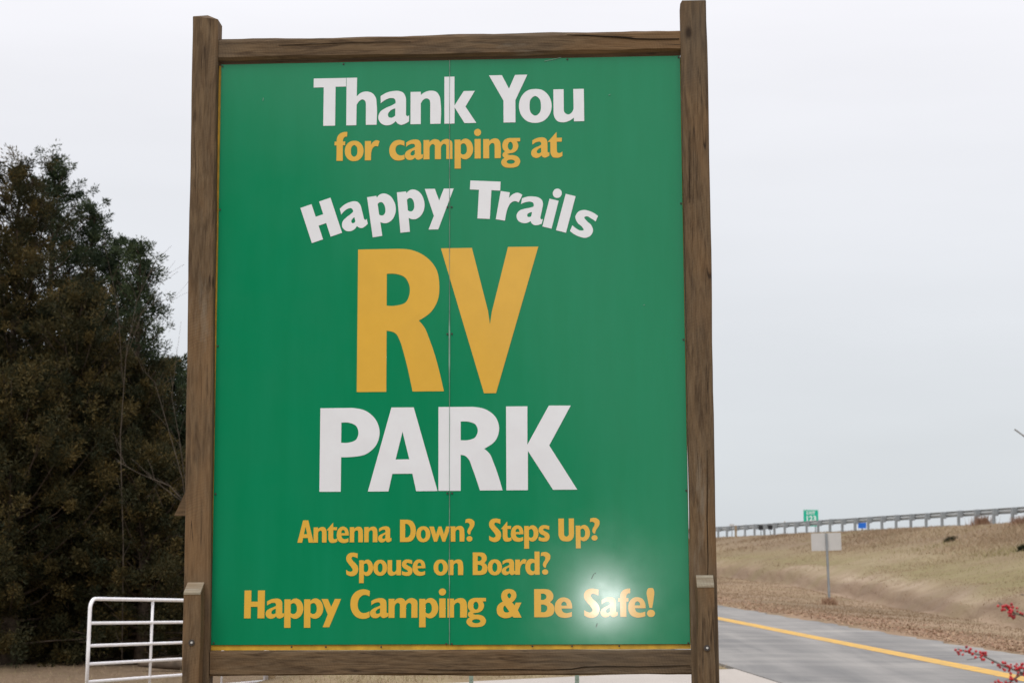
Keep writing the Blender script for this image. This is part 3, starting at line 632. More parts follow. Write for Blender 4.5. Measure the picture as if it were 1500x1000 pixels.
# short timbers bolted to the feet of the posts
def brace(x, w, zt, seed, lab):
    o = timber('brace', (x, -.090, -.25), (x, -.090, S(zt)), w, .088, M_wood_z, SIGN, seed, 20, ch=.004)
    for v in o.data.vertices:
        if v.co.z > S(zt)-.004: v.co.z += (v.co.y+.134)/.088*.052 - .004
    o['label'] = lab
    cp = link('weathered_cap', mesh('weathered_cap', [(x-w/2+.001, -.135, S(zt)-.0015), (x+w/2-.001, -.135, S(zt)-.0015), (x+w/2-.001, -.048, S(zt)+.0505), (x-w/2+.001, -.048, S(zt)+.0505),
        (x-w/2+.001, -.135, S(zt)-.012), (x+w/2-.001, -.135, S(zt)-.012), (x+w/2-.001, -.048, S(zt)+.040), (x-w/2+.001, -.048, S(zt)+.040)],
        [(0, 1, 2, 3), (4, 5, 1, 0), (5, 6, 2, 1), (7, 4, 0, 3), (6, 7, 3, 2)]), M_wood_top, o)
    for v in cp.data.vertices: v.co.y -= .002; v.co.z += .003
    return o
b1 = brace(-1.2815, .087, -1.252, 5, 'short bolted timber with a grey slanted top')
b2 = brace(1.2845, .087, -1.229, 6, 'short bolted timber with a pale slanted top')
def bolt(x, z, par):
    bm = bmesh.new()
    bmesh.ops.create_cone(bm, cap_ends=True, segments=16, radius1=.0155, radius2=.0155, depth=.004, matrix=Matrix.Translation((x, -.137, z)) @ Matrix.Rotation(R(90), 4, 'X'))
    w = from_bm('washer', bm, M_screw, par)
    bm = bmesh.new()
    bmesh.ops.create_cone(bm, cap_ends=True, segments=6, radius1=.007, radius2=.0055, depth=.010, matrix=Matrix.Translation((x+.001, -.141, z)) @ Matrix.Rotation(R(90), 4, 'X'))
    from_bm('bolt', bm, M_alu, par)
bolt(-1.279, S(-1.498), b1); bolt(1.286, S(-1.533), b2)
# yellow board behind, green panels in front
box('backing_board', -1.229, 1.2125, .010, .022, S(-1.5400), S(1.512), M_yellow_board, SIGN)
box('panel', -1.2105, .0005, 0, .009, S(-1.5135), S(1.517), M_green, SIGN, .001)
box('panel', .0035, 1.2100, 0, .009, S(-1.5165), S(1.5175), M_green, SIGN, .001)
def ribbon(name, pts, wd, y, mat, parent, th=.002):
    vs, fs = [], []
    for i, (a, b) in enumerate(pts):
        p = pts[max(i-1, 0)]; q = pts[min(i+1, len(pts)-1)]
        dx, dz = q[0]-p[0], q[1]-p[1]; l = math.hypot(dx, dz); nxx, nz = -dz/l, dx/l
        w = wd[i] if hasattr(wd, '__len__') else wd
        for s_, yy in ((-1, y), (1, y), (1, y+th), (-1, y+th)):
            vs.append((a+nxx*w/2*s_, yy, S(b+nz*w/2*s_)))
    for i in range(len(pts)-1):
        for k in range(4): fs.append((4*i+k, 4*i+(k+1) % 4, 4*i+4+(k+1) % 4, 4*i+4+k))
    fs += [(0, 1, 2, 3), tuple(4*(len(pts)-1)+k for k in (3, 2, 1, 0))]
    return link(name, mesh(name, vs, fs), mat, parent)
rr = random.Random(8)
zz = [1.516-3.03*i/30 for i in range(31)]
ribbon('seam', [(.002+rr.uniform(-.0006, .0006), z) for z in zz], [rr.choice((.0018, .0022, .003)) + (.004 if abs(z-.02) < .12 else 0) for z in zz], -.0036, M_seam, SIGN, .003)
ribbon('wood_split', [(.62, 1.632), (.72, 1.626), (.82, 1.618), (.9, 1.613), (.98, 1.602), (1.08, 1.598), (1.17, 1.597), (1.206, 1.597)], [.001, .004, .005, .007, .006, .005, .005, .004], -.0362, M_crack, SIGN)
ribbon('wood_split', [(-.1, -1.637), (.1, -1.641), (.3, -1.637), (.5, -1.640), (.62, -1.636), (.68, -1.626), (.8, -1.624), (.95, -1.626), (1.1, -1.622), (1.205, -1.620)], [.001, .003, .0035, .003, .004, .004, .0025, .003, .003, .002], -.0412, M_crack, SIGN)
ribbon('wood_split', [(1.312, -.55), (1.309, -.72), (1.303, -.9), (1.304, -1.1), (1.298, -1.24)], [.001, .003, .004, .0035, .002], -.0478, M_crack, SIGN)
ribbon('wood_split', [(1.252, 1.1), (1.248, .9), (1.242, .72)], [.001, .003, .001], -.0478, M_crack, SIGN)
ribbon('wood_split', [(-.9, 1.605), (-.5, 1.612), (-.2, 1.611)], [.001, .002, .001], -.0362, M_crack, SIGN)
sm_ = None
for u, v in [(-1.203, 1.506), (-.559, 1.506), (.621, 1.509), (1.202, 1.508), (-1.196, -1.503), (-.798, -1.524), (-.624, -1.525), (-.343, -1.526), (-.014, -1.511), (.014, -1.511), (.42, -1.525), (.619, -1.525), (.855, -1.525), (1.2, -1.511), (-.009, .729), (.013, .729), (-.009, .063), (.014, .063), (-.009, -.755), (.015, -.755), (-1.203, .734), (-1.202, .014), (-1.2, -.75), (1.202, .73), (1.202, .02), (1.203, -.75)]:
    if sm_ is None:
        bm = bmesh.new(); bmesh.ops.create_cone(bm, cap_ends=True, segments=8, radius1=.0052, radius2=.004, depth=.005, matrix=Matrix.Rotation(R(90), 4, 'X'))
        o = from_bm('screw', bm, M_screw, SIGN); sm_ = o.data
    else: o = link('screw', sm_, None, SIGN)
    o.location = (u, -.0035, S(v))
for (u, v, a, l) in ((-.985, 1.315, 80, .016), (.72, -1.19, 65, .026), (.735, -1.165, 40, .008), (.74, -1.43, 70, .02), (.5, 1.50, 12, .09), (.835, 1.31, 30, .01), (1.0, .2, 20, .008)):
    a = R(a); ribbon('scuff', [(u, v), (u+l*math.cos(a), v+l*math.sin(a))], .0022, -.0032, M_seam if v > 0 else M_screw, SIGN, .001)

# lettering
def dense(txt):
    pts = []
    for tk in txt.split():
        s_ = tk.endswith('s'); a, b = tk.rstrip('s').split(','); pts.append((float(a), float(b), s_))
    n = len(pts); out = []
    for i in range(n):
        p1, p2 = pts[i], pts[(i+1) % n]
        out.append((p1[0], p1[1]))
        if not (p1[2] or p2[2]): continue
        p0 = pts[i-1] if p1[2] else None; p3 = pts[(i+2) % n] if p2[2] else None
        d = math.hypot(p2[0]-p1[0], p2[1]-p1[1]) + 1e-9
        def tan(a, b, c):     # tangent at b, scaled to this segment
            l1 = math.hypot(b[0]-a[0], b[1]-a[1])+1e-9; l2 = math.hypot(c[0]-b[0], c[1]-b[1])+1e-9
            tx = (b[0]-a[0])/l1*l2+(c[0]-b[0])/l2*l1; ty = (b[1]-a[1])/l1*l2+(c[1]-b[1])/l2*l1
            return tx/(l1+l2)*d, ty/(l1+l2)*d
        m1 = tan(p0, p1, p2) if p0 else None; m2 = tan(p1, p2, p3) if p3 else None
        ch = (p2[0]-p1[0], p2[1]-p1[1])
        if m1 is None: m1 = (1.5*ch[0]-.5*m2[0], 1.5*ch[1]-.5*m2[1])
        if m2 is None: m2 = (1.5*ch[0]-.5*m1[0], 1.5*ch[1]-.5*m1[1])
        for k in range(1, 6):
            t_ = k/6; h00 = 2*t_**3-3*t_**2+1; h10 = t_**3-2*t_**2+t_; h01 = -2*t_**3+3*t_**2; h11 = t_**3-t_**2
            out.append((h00*p1[0]+h10*m1[0]+h01*p2[0]+h11*m2[0], h00*p1[1]+h10*m1[1]+h01*p2[1]+h11*m2[1]))
    return out
def letter_mesh(name, contours, th=.0007):
    cu = bpy.data.curves.new(name, 'CURVE'); cu.dimensions = '2D'; cu.fill_mode = 'BOTH'; cu.extrude = th
    for c in contours:
        sp = cu.splines.new('POLY'); sp.points.add(len(c)-1)
        for p, q in zip(sp.points, c): p.co = (q[0], q[1], 0, 1)
        sp.use_cyclic_u = True
    tmp = bpy.data.objects.new(name, cu)
    me = bpy.data.meshes.new_from_object(tmp); me.name = name
    bpy.data.objects.remove(tmp); bpy.data.curves.remove(cu)
    return me
MATS = {'white': M_white_vinyl, 'yellow': M_yellow_vinyl}
DG = {k: [dense(c) for c in v] for k, v in GLYPHS.items()}
for i, (c, gname, x0, z0, ang, w, U) in enumerate(LETTERS):
    me = letter_mesh('letter', [[(a*w, b*U) for a, b in k] for k in DG[gname]])
    o = link('letter', me, MATS[c], SIGN)
    o.location = (x0, -.0009-.00035*(i % 3), S(z0))
    o.matrix_local = Matrix.Translation(o.location) @ Matrix.Rotation(-ang, 4, 'Y') @ Matrix.Rotation(R(90), 4, 'X')
for i, (c, gname, cs) in enumerate(BIG_LETTERS):
    D = [dense(k) for k in cs]; bx = sum(p[0] for p in D[0])/len(D[0]); bz = sum(p[1] for p in D[0])/len(D[0])
    me = letter_mesh('letter', [[(a-bx, b-bz) for a, b in k] for k in D])
    o = link('letter', me, MATS[c], SIGN)
    o.matrix_local = Matrix.Translation((bx, -.0009-.00035*(i % 2), S(bz))) @ Matrix.Rotation(R(90), 4, 'X')

# nest box hung behind the left post
bh = empty('nest_box', (-1.632, 9.86, 1.62), (0, 0, R(-3)))
tag(bh, 'weathered wooden nest box with a steep roof, peeking out behind the left sign post', 'birdhouse')
box('body', -.06, .06, -.05, .07, 0, .225, M_wood_z, bh, .002)
for s_ in (-1, 1):
    vs = [(0, -.08, .475), (s_*.118, -.08, .222), (s_*.10, -.08, .222), (0, -.08, .44)]
    vs += [(a, .09, b) for a, _, b in vs]
    bm = bmesh.new(); bm.from_mesh(mesh('roof_board', vs, [(0, 1, 2, 3), (7, 6, 5, 4), (0, 4, 5, 1), (1, 5, 6, 2), (2, 6, 7, 3), (3, 7, 4, 0)]))
    bmesh.ops.recalc_face_normals(bm, faces=bm.faces); from_bm('roof_board', bm, M_wood_z, bh)
vs = [(-.114, -.082, .2215), (.114, -.082, .2215), (0, -.082, .462)]; vs += [(a, -.06, b) for a, _, b in vs]
from_bm('gable', (lambda b: (b.from_mesh(mesh('gable', vs, [(0, 1, 2), (5, 4, 3), (0, 3, 4, 1), (1, 4, 5, 2), (2, 5, 3, 0)])), b)[1])(bmesh.new()), M_wood_x, bh)

# ---------------------------------------------------------------- farm gate, its post, fence posts, log
GL, GR = Vector((-4.83, 21.6, 0)), Vector((-3.47, 26.9, 0))
gu = (GR-GL).normalized(); glen = (GR-GL).length
gate = empty('farm_gate', (GL.x, GL.y, -.04)); tag(gate, 'white tubular steel farm gate standing open in front of the dark cedars', 'gate')
def G(s_, h): # along, height above gate foot
    b = gu*s_; return (b.x+.02*h, b.y, h-.036*s_)
GH = 1.11; rr_ = .12
arc_ = [G(rr_-rr_*math.sin(a), GH-rr_+rr_*math.cos(a)) for a in [R(k) for k in (0, 15, 30, 45, 60, 75, 90)]]
tube_obj('frame', [G(glen, 0), G(glen, GH)] + [G(glen*(1-k/6), GH) for k in range(1, 6)] + arc_ + [G(0, GH*.5), G(0, 0), G(glen*.5, 0), G(glen, 0)], .0215, M_white_metal, gate, 12)
for h in (.835, .58, .375, .175):
    tube_obj('bar', [G(0, h), G(glen/2, h), G(glen, h)], .019, M_white_metal, gate, 10)
def s_at(px):  # where the gate line crosses a bearing
    k = (px-750)/2750; return (k*GL.y-GL.x)/(gu.x-k*gu.y)
for px in (226, 330, 392):
    s_ = min(s_at(px), glen-.05); tube_obj('upright', [G(s_, 0), G(s_, GH)], .0165, M_white_metal, gate, 10)
gp = empty('gate_post', (GR.x+.05, GR.y+.08, -.28)); tag(gp, 'tan wooden gate post behind the lower left of the sign frame', 'post')
timber('shaft', (0, 0, -.1), (0, 0, 1.5), .12, .12, M_tan_post, gp, 30, 10)
tube_obj('hinge', [(-.1, -.08, .18), (.06, -.075, .18)], .015, M_galv, gp, 8)
tube_obj('hinge', [(-.1, -.08, 1.05), (.06, -.075, 1.05)], .015, M_galv, gp, 8)
for px, lab in ((691, 'green steel fence post showing below the middle of the sign frame'), (844, 'green steel fence post showing below the frame, nearer the right sign post')):
    d = 16.0; fp = empty('fence_post', ((px-750)/2750*d, d, 0)); tag(fp, lab, 'post', 'green steel fence posts behind the sign')
    bm = bmesh.new(); box_bm(bm, -.018, .018, -.003, .003, -.2, 1.22); box_bm(bm, -.003, .003, .0035, .032, -.2, 1.22)
    from_bm('shaft', bm, M_green_post, fp)
    for k in range(16):
        if k == 0: st0 = box('stud', -.005, .005, -.009, -.0032, 0, .015, M_green_post, fp)
        else: st0 = link('stud', st0.data, None, fp)
        st0.location.z = .2+k*.06
lg = tube_obj('fallen_log', [(-5.7, 29.0, -.12), (-5.3, 29.05, -.125), (-4.9, 29.0, -.13), (-4.4, 29.1, -.14), (-3.8, 29.1, -.15)], [.05, .09, .10, .105, .09], M_log, None, 12)
tag(lg, 'fallen grey brown log lying on the grass behind the white gate', 'log')

# ---------------------------------------------------------------- cedars
def cedar(name, px, d, ztop, rad, seed, mat, label, zb=-.27, low=.12, power=.75, sprig=.058, dens=1.0, spread=1.0, proto=None, clump=.26, x=None, tip=.4):
    x = (px-750)/2750*d if x is None else x
    root = empty(name, (x, d, zb)); tag(root, label, 'tree', 'cedars left of the sign' if d > 0 else 'cedars behind the camera')
    if proto:
        for ch in proto.children:
            c = ch.copy(); COL.objects.link(c); c.parent = root
        root.scale = (rad/proto['rad'], rad/proto['rad'], (ztop-zb)/proto['hh']); root.rotation_euler.z = seed
        return root
    rs = np.random.RandomState(seed); r = random.Random(seed)
    Ht = ztop-zb; root['rad'] = rad; root['hh'] = Ht
    tv, tf = [], []
    tube(tv, tf, [(0, 0, -.2), (.03, 0, Ht*.3), (-.04, .03, Ht*.65), (0, 0, Ht*.97)], [.17, .12, .06, .012], 8)
    P, D, T, L = [], [], [], []
    nl = int(120*spread)
    for i in range(nl):
        f = (i+.5)/nl; z0 = low + (Ht*.97-low)*f**.92
        rr0 = rad*(1-f)**power*(.55+.65*r.random()) + .10*rad
        az = i*2.399+r.uniform(-.5, .5); up = r.uniform(.25, .75)+.5*f if f > .12 else r.uniform(-.02, .25)
        pts = []
        for k in range(5):
            q = k/4
            pts.append(Vector((math.cos(az)*rr0*q, math.sin(az)*rr0*q, z0+rr0*up*q**1.5*.9 + r.uniform(-.04, .04)*(k > 0))))
        tube(tv, tf, pts, [.03*(1-f)+.010, .02*(1-f)+.008, .013, .009, .004], 4, False)
        ncl = max(3, int(rr0/.15))
        for c in range(ncl):
            q = r.uniform(.22, 1.06); k = min(int(q*4), 3); base = pts[k].lerp(pts[k+1], q*4-k)
            off = Vector((r.gauss(0, .13), r.gauss(0, .13), r.gauss(.05, .12)))
            cc = base+off; sz = clump*r.choice((.45, .6, .8, 1.0)); n = int(105*dens*r.uniform(.5, 1.4))
            pp = rs.normal(0, 1, (n, 3)); pp /= np.linalg.norm(pp, axis=1)[:, None]; pp *= (rs.uniform(0, 1, n)**.45)[:, None]
            out = np.array([math.cos(az)*.8, math.sin(az)*.8, .75])
            # each clump is a tuft drawn out along the limb
            pos = np.array(cc) + pp*np.array([sz*.5, sz*.5, sz*.42]) + np.outer(rs.uniform(-.4, .6, n), out)*sz*.8
            dr = out*tip + pp*.8 + rs.normal(0, .35, (n, 3)); dr /= np.linalg.norm(dr, axis=1)[:, None]
            P.append(pos); D.append(dr); T.append(np.clip(rs.normal(r.uniform(.05, .85), .12, n), 0, 1)); L.append(sprig*rs.uniform(.5, 1.5, n))
    # the leader's own tufts
    for c in range(16):
        n = 90; q = c/16
        pos = np.array([0, 0, Ht*(.80+.20*q)])+rs.normal(0, 1, (n, 3))*np.array([.16*(1.1-q)+.02, .16*(1.1-q)+.02, .07])
        dr = np.array([0, 0, 1.])+rs.normal(0, .55, (n, 3)); dr /= np.linalg.norm(dr, axis=1)[:, None]
        P.append(pos); D.append(dr); T.append(rs.uniform(.2, .8, n)); L.append(sprig*rs.uniform(.6, 1.5, n))
    P = np.concatenate(P); D = np.concatenate(D); T = np.concatenate(T); L = np.concatenate(L); n = len(P)
    sd_ = np.cross(D, rs.normal(0, 1, (n, 3))); sd_ /= np.linalg.norm(sd_, axis=1)[:, None]
    w = (L*.34)[:, None]*sd_
    V = np.stack([P, P+D*(L*.45)[:, None]+w*.5, P+D*L[:, None], P+D*(L*.45)[:, None]-w*.5], 1)
    me = bpy.data.meshes.new('crown')
    me.vertices.add(n*4); me.vertices.foreach_set('co', V.astype(np.float32).ravel())
    me.loops.add(n*4); me.loops.foreach_set('vertex_index', np.arange(n*4, dtype=np.int32))
    me.polygons.add(n); me.polygons.foreach_set('loop_start', np.arange(0, n*4, 4, dtype=np.int32))
    me.update(calc_edges=True)
    at = me.attributes.new('tint', 'FLOAT', 'POINT'); at.data.foreach_set('value', np.repeat(T, 4).astype(np.float32))
    link('crown', me, mat, root)
    link('trunk', mesh('trunk', tv, tf), M_bark, root, True)
    return root
def ztop(py, d): return EYE+(795-py)/2750*d
d = 33
c1 = cedar('cedar_tree', 18, 32.5, ztop(238, 32.5), 2.0, 1, M_bronze, 'tall bronze brown cedar at the left edge, the thickest and nearest of the tall ones', dens=1.5, clump=.34, spread=1.35)
cedar('cedar_tree', 70, 35, ztop(222, 35), 1.75, 2, M_green_leaf, 'tall green cedar with a thin ragged spire just right of the bronze one', dens=1.1, spread=1.25)
cedar('cedar_tree', 128, 35.5, ztop(298, 35.5), 1.5, 3, M_green_leaf, 'green cedar whose pointed top stands one step below the tallest spire', dens=1.0, spread=1.15)
cedar('cedar_tree', 163, 36, ztop(352, 36), 1.3, 21, M_green_leaf, 'green cedar filling the gap between the second spire and the airy one', dens=1.1, power=.6, spread=1.1)
cedar('cedar_tree', 200, 34, ztop(352, 34), 1.3, 4, M_green_leaf, 'loose airy green cedar with a slender tip, rightmost of the tall ones', dens=.85, spread=.95)
cedar('cedar_tree', 110, 31.6, ztop(430, 31.6), 1.5, 5, M_bronze, 'middle sized olive bronze cedar in front, behind the left end of the gate', dens=1.5, clump=.34, power=.6, spread=1.3)
cedar('cedar_tree', 200, 32.3, ztop(540, 32.3), 1.3, 6, M_bronze, 'shorter bronze cedar with its top level with the middle of the sign post', dens=1.4, clump=.32, power=.55, spread=1.2)
cedar('cedar_tree', 250, 37, ztop(532, 37), 1.5, 7, M_green_leaf, 'low green cedar close beside the left sign post', dens=1.2, power=.6, spread=1.1)
cedar('cedar_tree', 20, 30.8, ztop(560, 30.8), 1.6, 8, M_bronze, 'low spreading bronze cedar at the lower left edge', dens=1.4, clump=.34, power=.5, spread=1.2)
cedar('cedar_tree', 215, 30.9, ztop(668, 30.9), 1.05, 9, M_bronze, 'smallest olive bronze cedar, right behind the white gate', dens=1.4, clump=.3, power=.5)
cedar('cedar_tree', 290, 33.5, ztop(600, 33.5), 1.1, 10, M_green_leaf, 'dark cedar mostly hidden behind the left sign post', dens=1.3, power=.5)
fill = cedar('cedar_tree', -95, 33.5, ztop(420, 33.5), 2.3, 15, M_bronze, 'dense low bronze cedar outside the left edge of the photo', dens=1.5, clump=.4, power=.45, spread=1.2)
cedar('cedar_tree', -70, 33, ztop(262, 33), 2.0, 12, M_bronze, 'bronze cedar cut off by the left edge of the photo', dens=1.3, clump=.34, spread=1.2)
# evergreens behind the photographer: seen only as the darker left half of the panel's sheen
for i, (xx, yy, zt, rd) in enumerate(((-14.5, -26, 16, 3.8), (-11.5, -27, 15.5, 3.8), (-9, -25.5, 14, 3.6), (-6.8, -27.5, 12, 3.4), (-4.6, -26, 9.5, 3.0), (-2.6, -27.5, 6.8, 2.6), (-18.5, -27, 15, 3.6))):
    cedar('cedar_tree', 0, yy, zt, rd, i*1.1, M_bronze, 'cedar in the row standing behind the photographer' + ('', ', second', ', third', ', fourth', ', fifth', ', last', ', outermost')[i], proto=c1, x=xx)

for i, (px_, dd, py_, rd) in enumerate(((-60, 39, 500, 2.4), (30, 40, 560, 2.4), (95, 39, 610, 2.3), (150, 40.5, 590, 2.3), (215, 39.5, 650, 2.3), (285, 40.5, 640, 2.2), (340, 40, 690, 2.2))):
    cedar('cedar_tree', px_, dd, ztop(py_, dd), rd, i*1.7+.4, M_bronze, ('dark cedar in the back row, %s' % ('far left and mostly outside the photo', 'seen through the gaps of the bronze trees', 'behind the middle sized olive cedar', 'third from the right in the back row', 'behind the white gate in the back row', 'behind the left sign post in the back row', 'at the right end of the back row')[i]), proto=fill)
# bare sapling and dead branches in front of the cedars
def bare(name, px, d, label, limbs, zb=-.27, seed=1, cat='tree'):
    x0 = (px-750)/2750*d; root = empty(name, (x0, d, zb)); tag(root, label, cat); r = random.Random(seed)
    def pt(q, dd=0): return Vector(((q[0]-750)/2750*(d+dd)-x0, dd, EYE+(795-q[1])/2750*(d+dd)-zb))
    for nm, pts, r0 in limbs:
        vs, fs = [], []; PP = [pt(q[:2], q[2] if len(q) > 2 else 0) for q in pts]; n = len(PP)
        tube(vs, fs, PP, [r0*(1-.8*i/(n-1)) for i in range(n)], 6)
        for i in range(1, n):
            for k in range(3):
                b = PP[i-1].lerp(PP[i], r.random()); dr = (PP[i]-PP[i-1]).normalized()
                dv = (dr*.8+Vector((r.uniform(-.7, .7), r.uniform(-.4, .4), r.uniform(-.2, .9)))).normalized(); L_ = r.uniform(.12, .42)
                q = b+dv*L_*.5+Vector((0, 0, .02)); tube(vs, fs, [b, q, b+dv*L_+Vector((r.uniform(-.03, .03), 0, .03))], [r0*.35, r0*.25, .0022], 4, False)
        link(nm, mesh(nm, vs, fs), M_twig, root, True)
bare('bare_sapling', 186, 30.2, 'thin leafless grey sapling with arching twigs in front of the tall cedars',
     [('trunk', [(186, 985), (184, 800), (176, 640), (182, 520), (196, 440), (228, 366)], .010),
      ('branch', [(178, 560), (170, 470), (162, 420), (150, 372)], .006),
      ('branch', [(180, 530), (205, 455), (236, 402)], .006), ('branch', [(190, 470), (225, 440), (256, 436)], .005)], seed=4)
bare('dead_branch_shrub', 262, 29.6, 'leafless brown shrub with dead twigs arching beside the left sign post',
     [('stem', [(286, 980), (284, 860), (276, 740), (250, 712), (205, 694), (172, 676)], .014), ('stem', [(276, 740), (232, 708), (214, 735)], .008),
      ('stem', [(284, 800), (268, 700), (225, 560), (205, 540)], .008), ('stem', [(284, 780), (262, 640), (250, 580), (262, 470)], .007)], seed=9, cat='shrub')

# ---------------------------------------------------------------- roadside signs
def w_at(px, py, d): return Vector(((px-750)/2750*d, d, EYE+(795-py)/2750*d))
p = w_at(1209, 793, 58); gz = float(height(w_at(1211, 870, 58).x, 58))
s1 = empty('road_sign', (p.x+.05, 58, gz), (0, R(-1.6), R(-6))); tag(s1, 'small blank sign seen from behind, pale metal on a thin grey post on the verge', 'sign')
zc_ = p.z-gz
box('plate', -.455-.02, .455-.02, .03, .034, zc_-.268, zc_+.268, M_alu, s1)
bm = bmesh.new(); box_bm(bm, -.035-.01, .035-.01, -.01, .0, -.3, zc_+.26); box_bm(bm, -.045, -.035, -.01, .03, -.3, zc_+.26); box_bm(bm, .016, .026, -.01, .03, -.3, zc_+.26)
from_bm('post', bm, M_galv_post, s1)
for z in (zc_-.2, zc_+.2):
    bm = bmesh.new(); bmesh.ops.create_cone(bm, cap_ends=True, segments=8, radius1=.012, radius2=.012, depth=.012, matrix=Matrix.Translation((-.01, -.016, z)) @ Matrix.Rotation(R(90), 4, 'X')); from_bm('bolt', bm, M_galv, s1)

def text_mesh(body, size, bold=0.0):
    cu = bpy.data.curves.new('print', 'FONT'); cu.body = body; cu.size = size; cu.align_x = 'CENTER'; cu.align_y = 'CENTER'; cu.extrude = .004; cu.offset = bold
    tmp = bpy.data.objects.new('print', cu); me = bpy.data.meshes.new_from_object(tmp); bpy.data.objects.remove(tmp); return me
d = 150; p = w_at(1186, 757.5, d); gz = float(height(p.x, d))
s2 = empty('exit_sign', (p.x, d, gz), (0, 0, R(-4))); tag(s2, 'green highway exit sign with white number 123 above the guardrail', 'sign')
zc_ = p.z-gz; hw = .58
box('plate', -hw, hw, 0, .01, zc_-.72, zc_+.60, M_sign_green, s2)
for nm, x0, x1, z0, z1 in (('border', -hw, hw, zc_+.575, zc_+.60),):
    box('border', x0+.03, x1-.03, -.006, -.001, z0-.03, z1-.03, M_sign_white, s2)
for txt, size, dz, bd in (('EXIT', .34, .33, .006), ('123', .58, -.12, .014)):
    o = link('print', text_mesh(txt, size, bd), M_sign_white, s2); o.matrix_local = Matrix.Translation((0, -.008, zc_+dz)) @ Matrix.Rotation(R(90), 4, 'X')
vs = [(-.05, -.62), (.0, -.66), (.22, -.48), (.22, -.58), (.30, -.40), (.10, -.42), (.18, -.45)]
link('arrow', mesh('arrow', [(a, -.006, zc_+b) for a, b in vs], [(0, 1, 2, 6), (2, 3, 4), (2, 4, 5, 6)]), M_sign_white, s2)
for x in (-.35, .35): box('post', x-.04, x+.04, .012, .09, -.3, zc_+.5, M_galv_post, s2)

# guardrail
def gp_(i): # i-th post from px 1500, spacing 1.905 m along the crest
    y = 80.5 + i*1.905*.98; return Vector((float(crest_x(y)), y, float(height(crest_x(y)-.05, y))))
rail = empty('guardrail', gp_(0)); tag(rail, 'long galvanised highway guardrail running along the top of the grass bank', 'guardrail')
O = gp_(0); ax = (gp_(20)-gp_(0)); ang = math.atan2(ax.y, ax.x); nrm = Vector((math.sin(ang), -math.cos(ang), 0))  # towards the highway
tw = nrm if nrm.x > 0 else -nrm
bm = bmesh.new(); box_bm(bm, -.075, .075, -.05, .05, -.45, .69); post_me = bpy.data.meshes.new('post'); bm.to_mesh(post_me); bm.free(); post_me.materials.append(M_galv_post)
bm = bmesh.new(); box_bm(bm, -.09, .09, -.07, .07, .36, .70, .004); blk_me = bpy.data.meshes.new('block'); bm.to_mesh(blk_me); bm.free(); blk_me.materials.append(M_galv_post)
NP = 48
for i in range(-6, NP):
    q = gp_(i)-O; h = random.Random(i).uniform(-.015, .015)
    o = link('post', post_me, None, rail); o.location = (q.x-tw.x*.12, q.y-tw.y*.12, q.z+h); o.rotation_euler.z = ang+R(random.Random(i+90).uniform(-4, 4))
    if i == 24: 
        o.data = post_me.copy(); o.data.materials.clear(); o.data.materials.append(M_tan_post); o['label'] = 'tan wooden guardrail post'
    b = link('block', blk_me, None, o); b.location = (0, .12 if Vector((-math.sin(ang), math.cos(ang), 0)).dot(tw) > 0 else -.12, 0)
prof = [(0, .405), (.015, .415), (.075, .435), (.08, .455), (.02, .495), (0, .515), (0, .565), (.02, .585), (.08, .625), (.075, .645), (.015, .68), (0, .69)]
for i in range(-6, NP-2, 2):
    vs, fs = [], []
    a, b = gp_(i)-O, gp_(i+2)-O
    for p_ in (a, (a+b)/2, b):
        for sgn in (0, 1):
            for (o_, z_) in prof: vs.append(tuple(p_+tw*(.10+o_-.005*sgn)+Vector((0, 0, z_+.003*(i % 4)))))
    m = len(prof)
    for j in range(2):
        for sgn in (0, 1):
            for k in range(m-1):
                u = j*2*m+sgn*m+k; fs.append((u, u+1, u+1+2*m, u+2*m) if sgn else (u+1, u, u+2*m, u+1+2*m))
    link('beam', mesh('beam', vs, fs), M_galv, rail)
# small things along the rail
def plate_on_post(name, px, y, z0, z1, w, mat, label, cat, post=True, grp=None, back=.9):
    x = (px-750)/2750*y; gz = float(height(crest_x(y)-.05, y)); o = empty(name, (x, y, gz), (0, 0, R(-8))); tag(o, label, cat, grp)
    top, bot = EYE+(795-z0)/2750*y-gz, EYE+(795-z1)/2750*y-gz
    box('plate', -w/2, w/2, -.01, .01, bot, top, mat, o)
    box('post', -.03, .03, .012, .05, -.3, (bot+top)/2, M_galv_post, o)
    return o
plate_on_post('marker_plate', 1112.8, 119.9, 769.5, 776, .29, M_dark, 'square black marker plate behind the guardrail, left one of two', 'marker', grp='black marker plates behind the guardrail')
plate_on_post('marker_plate', 1126.5, 118.2, 769, 775.5, .29, M_dark, 'square black marker plate behind the guardrail, right one of two', 'marker', grp='black marker plates behind the guardrail')
plate_on_post('small_sign', 1070.5, 130, 767.3, 773.5, .33, M_alu, 'tiny pale sign plate poking over the far left end of the visible guardrail', 'sign')
plate_on_post('blue_marker', 1260.5, 109, 764, 773.5, .46, M_blue, 'small blue board behind the guardrail right of the exit sign', 'sign')
dl = empty('delineator_post', ((1147.5-750)/2750*120, 120, float(height(crest_x(120.), 120.)))); tag(dl, 'thin upright marker post standing a little taller than the guardrail', 'post')
box('shaft', -.03, .03, -.01, .01, -.2, EYE+(795-763.5)/2750*120-dl.location.z, M_tan_post, dl)

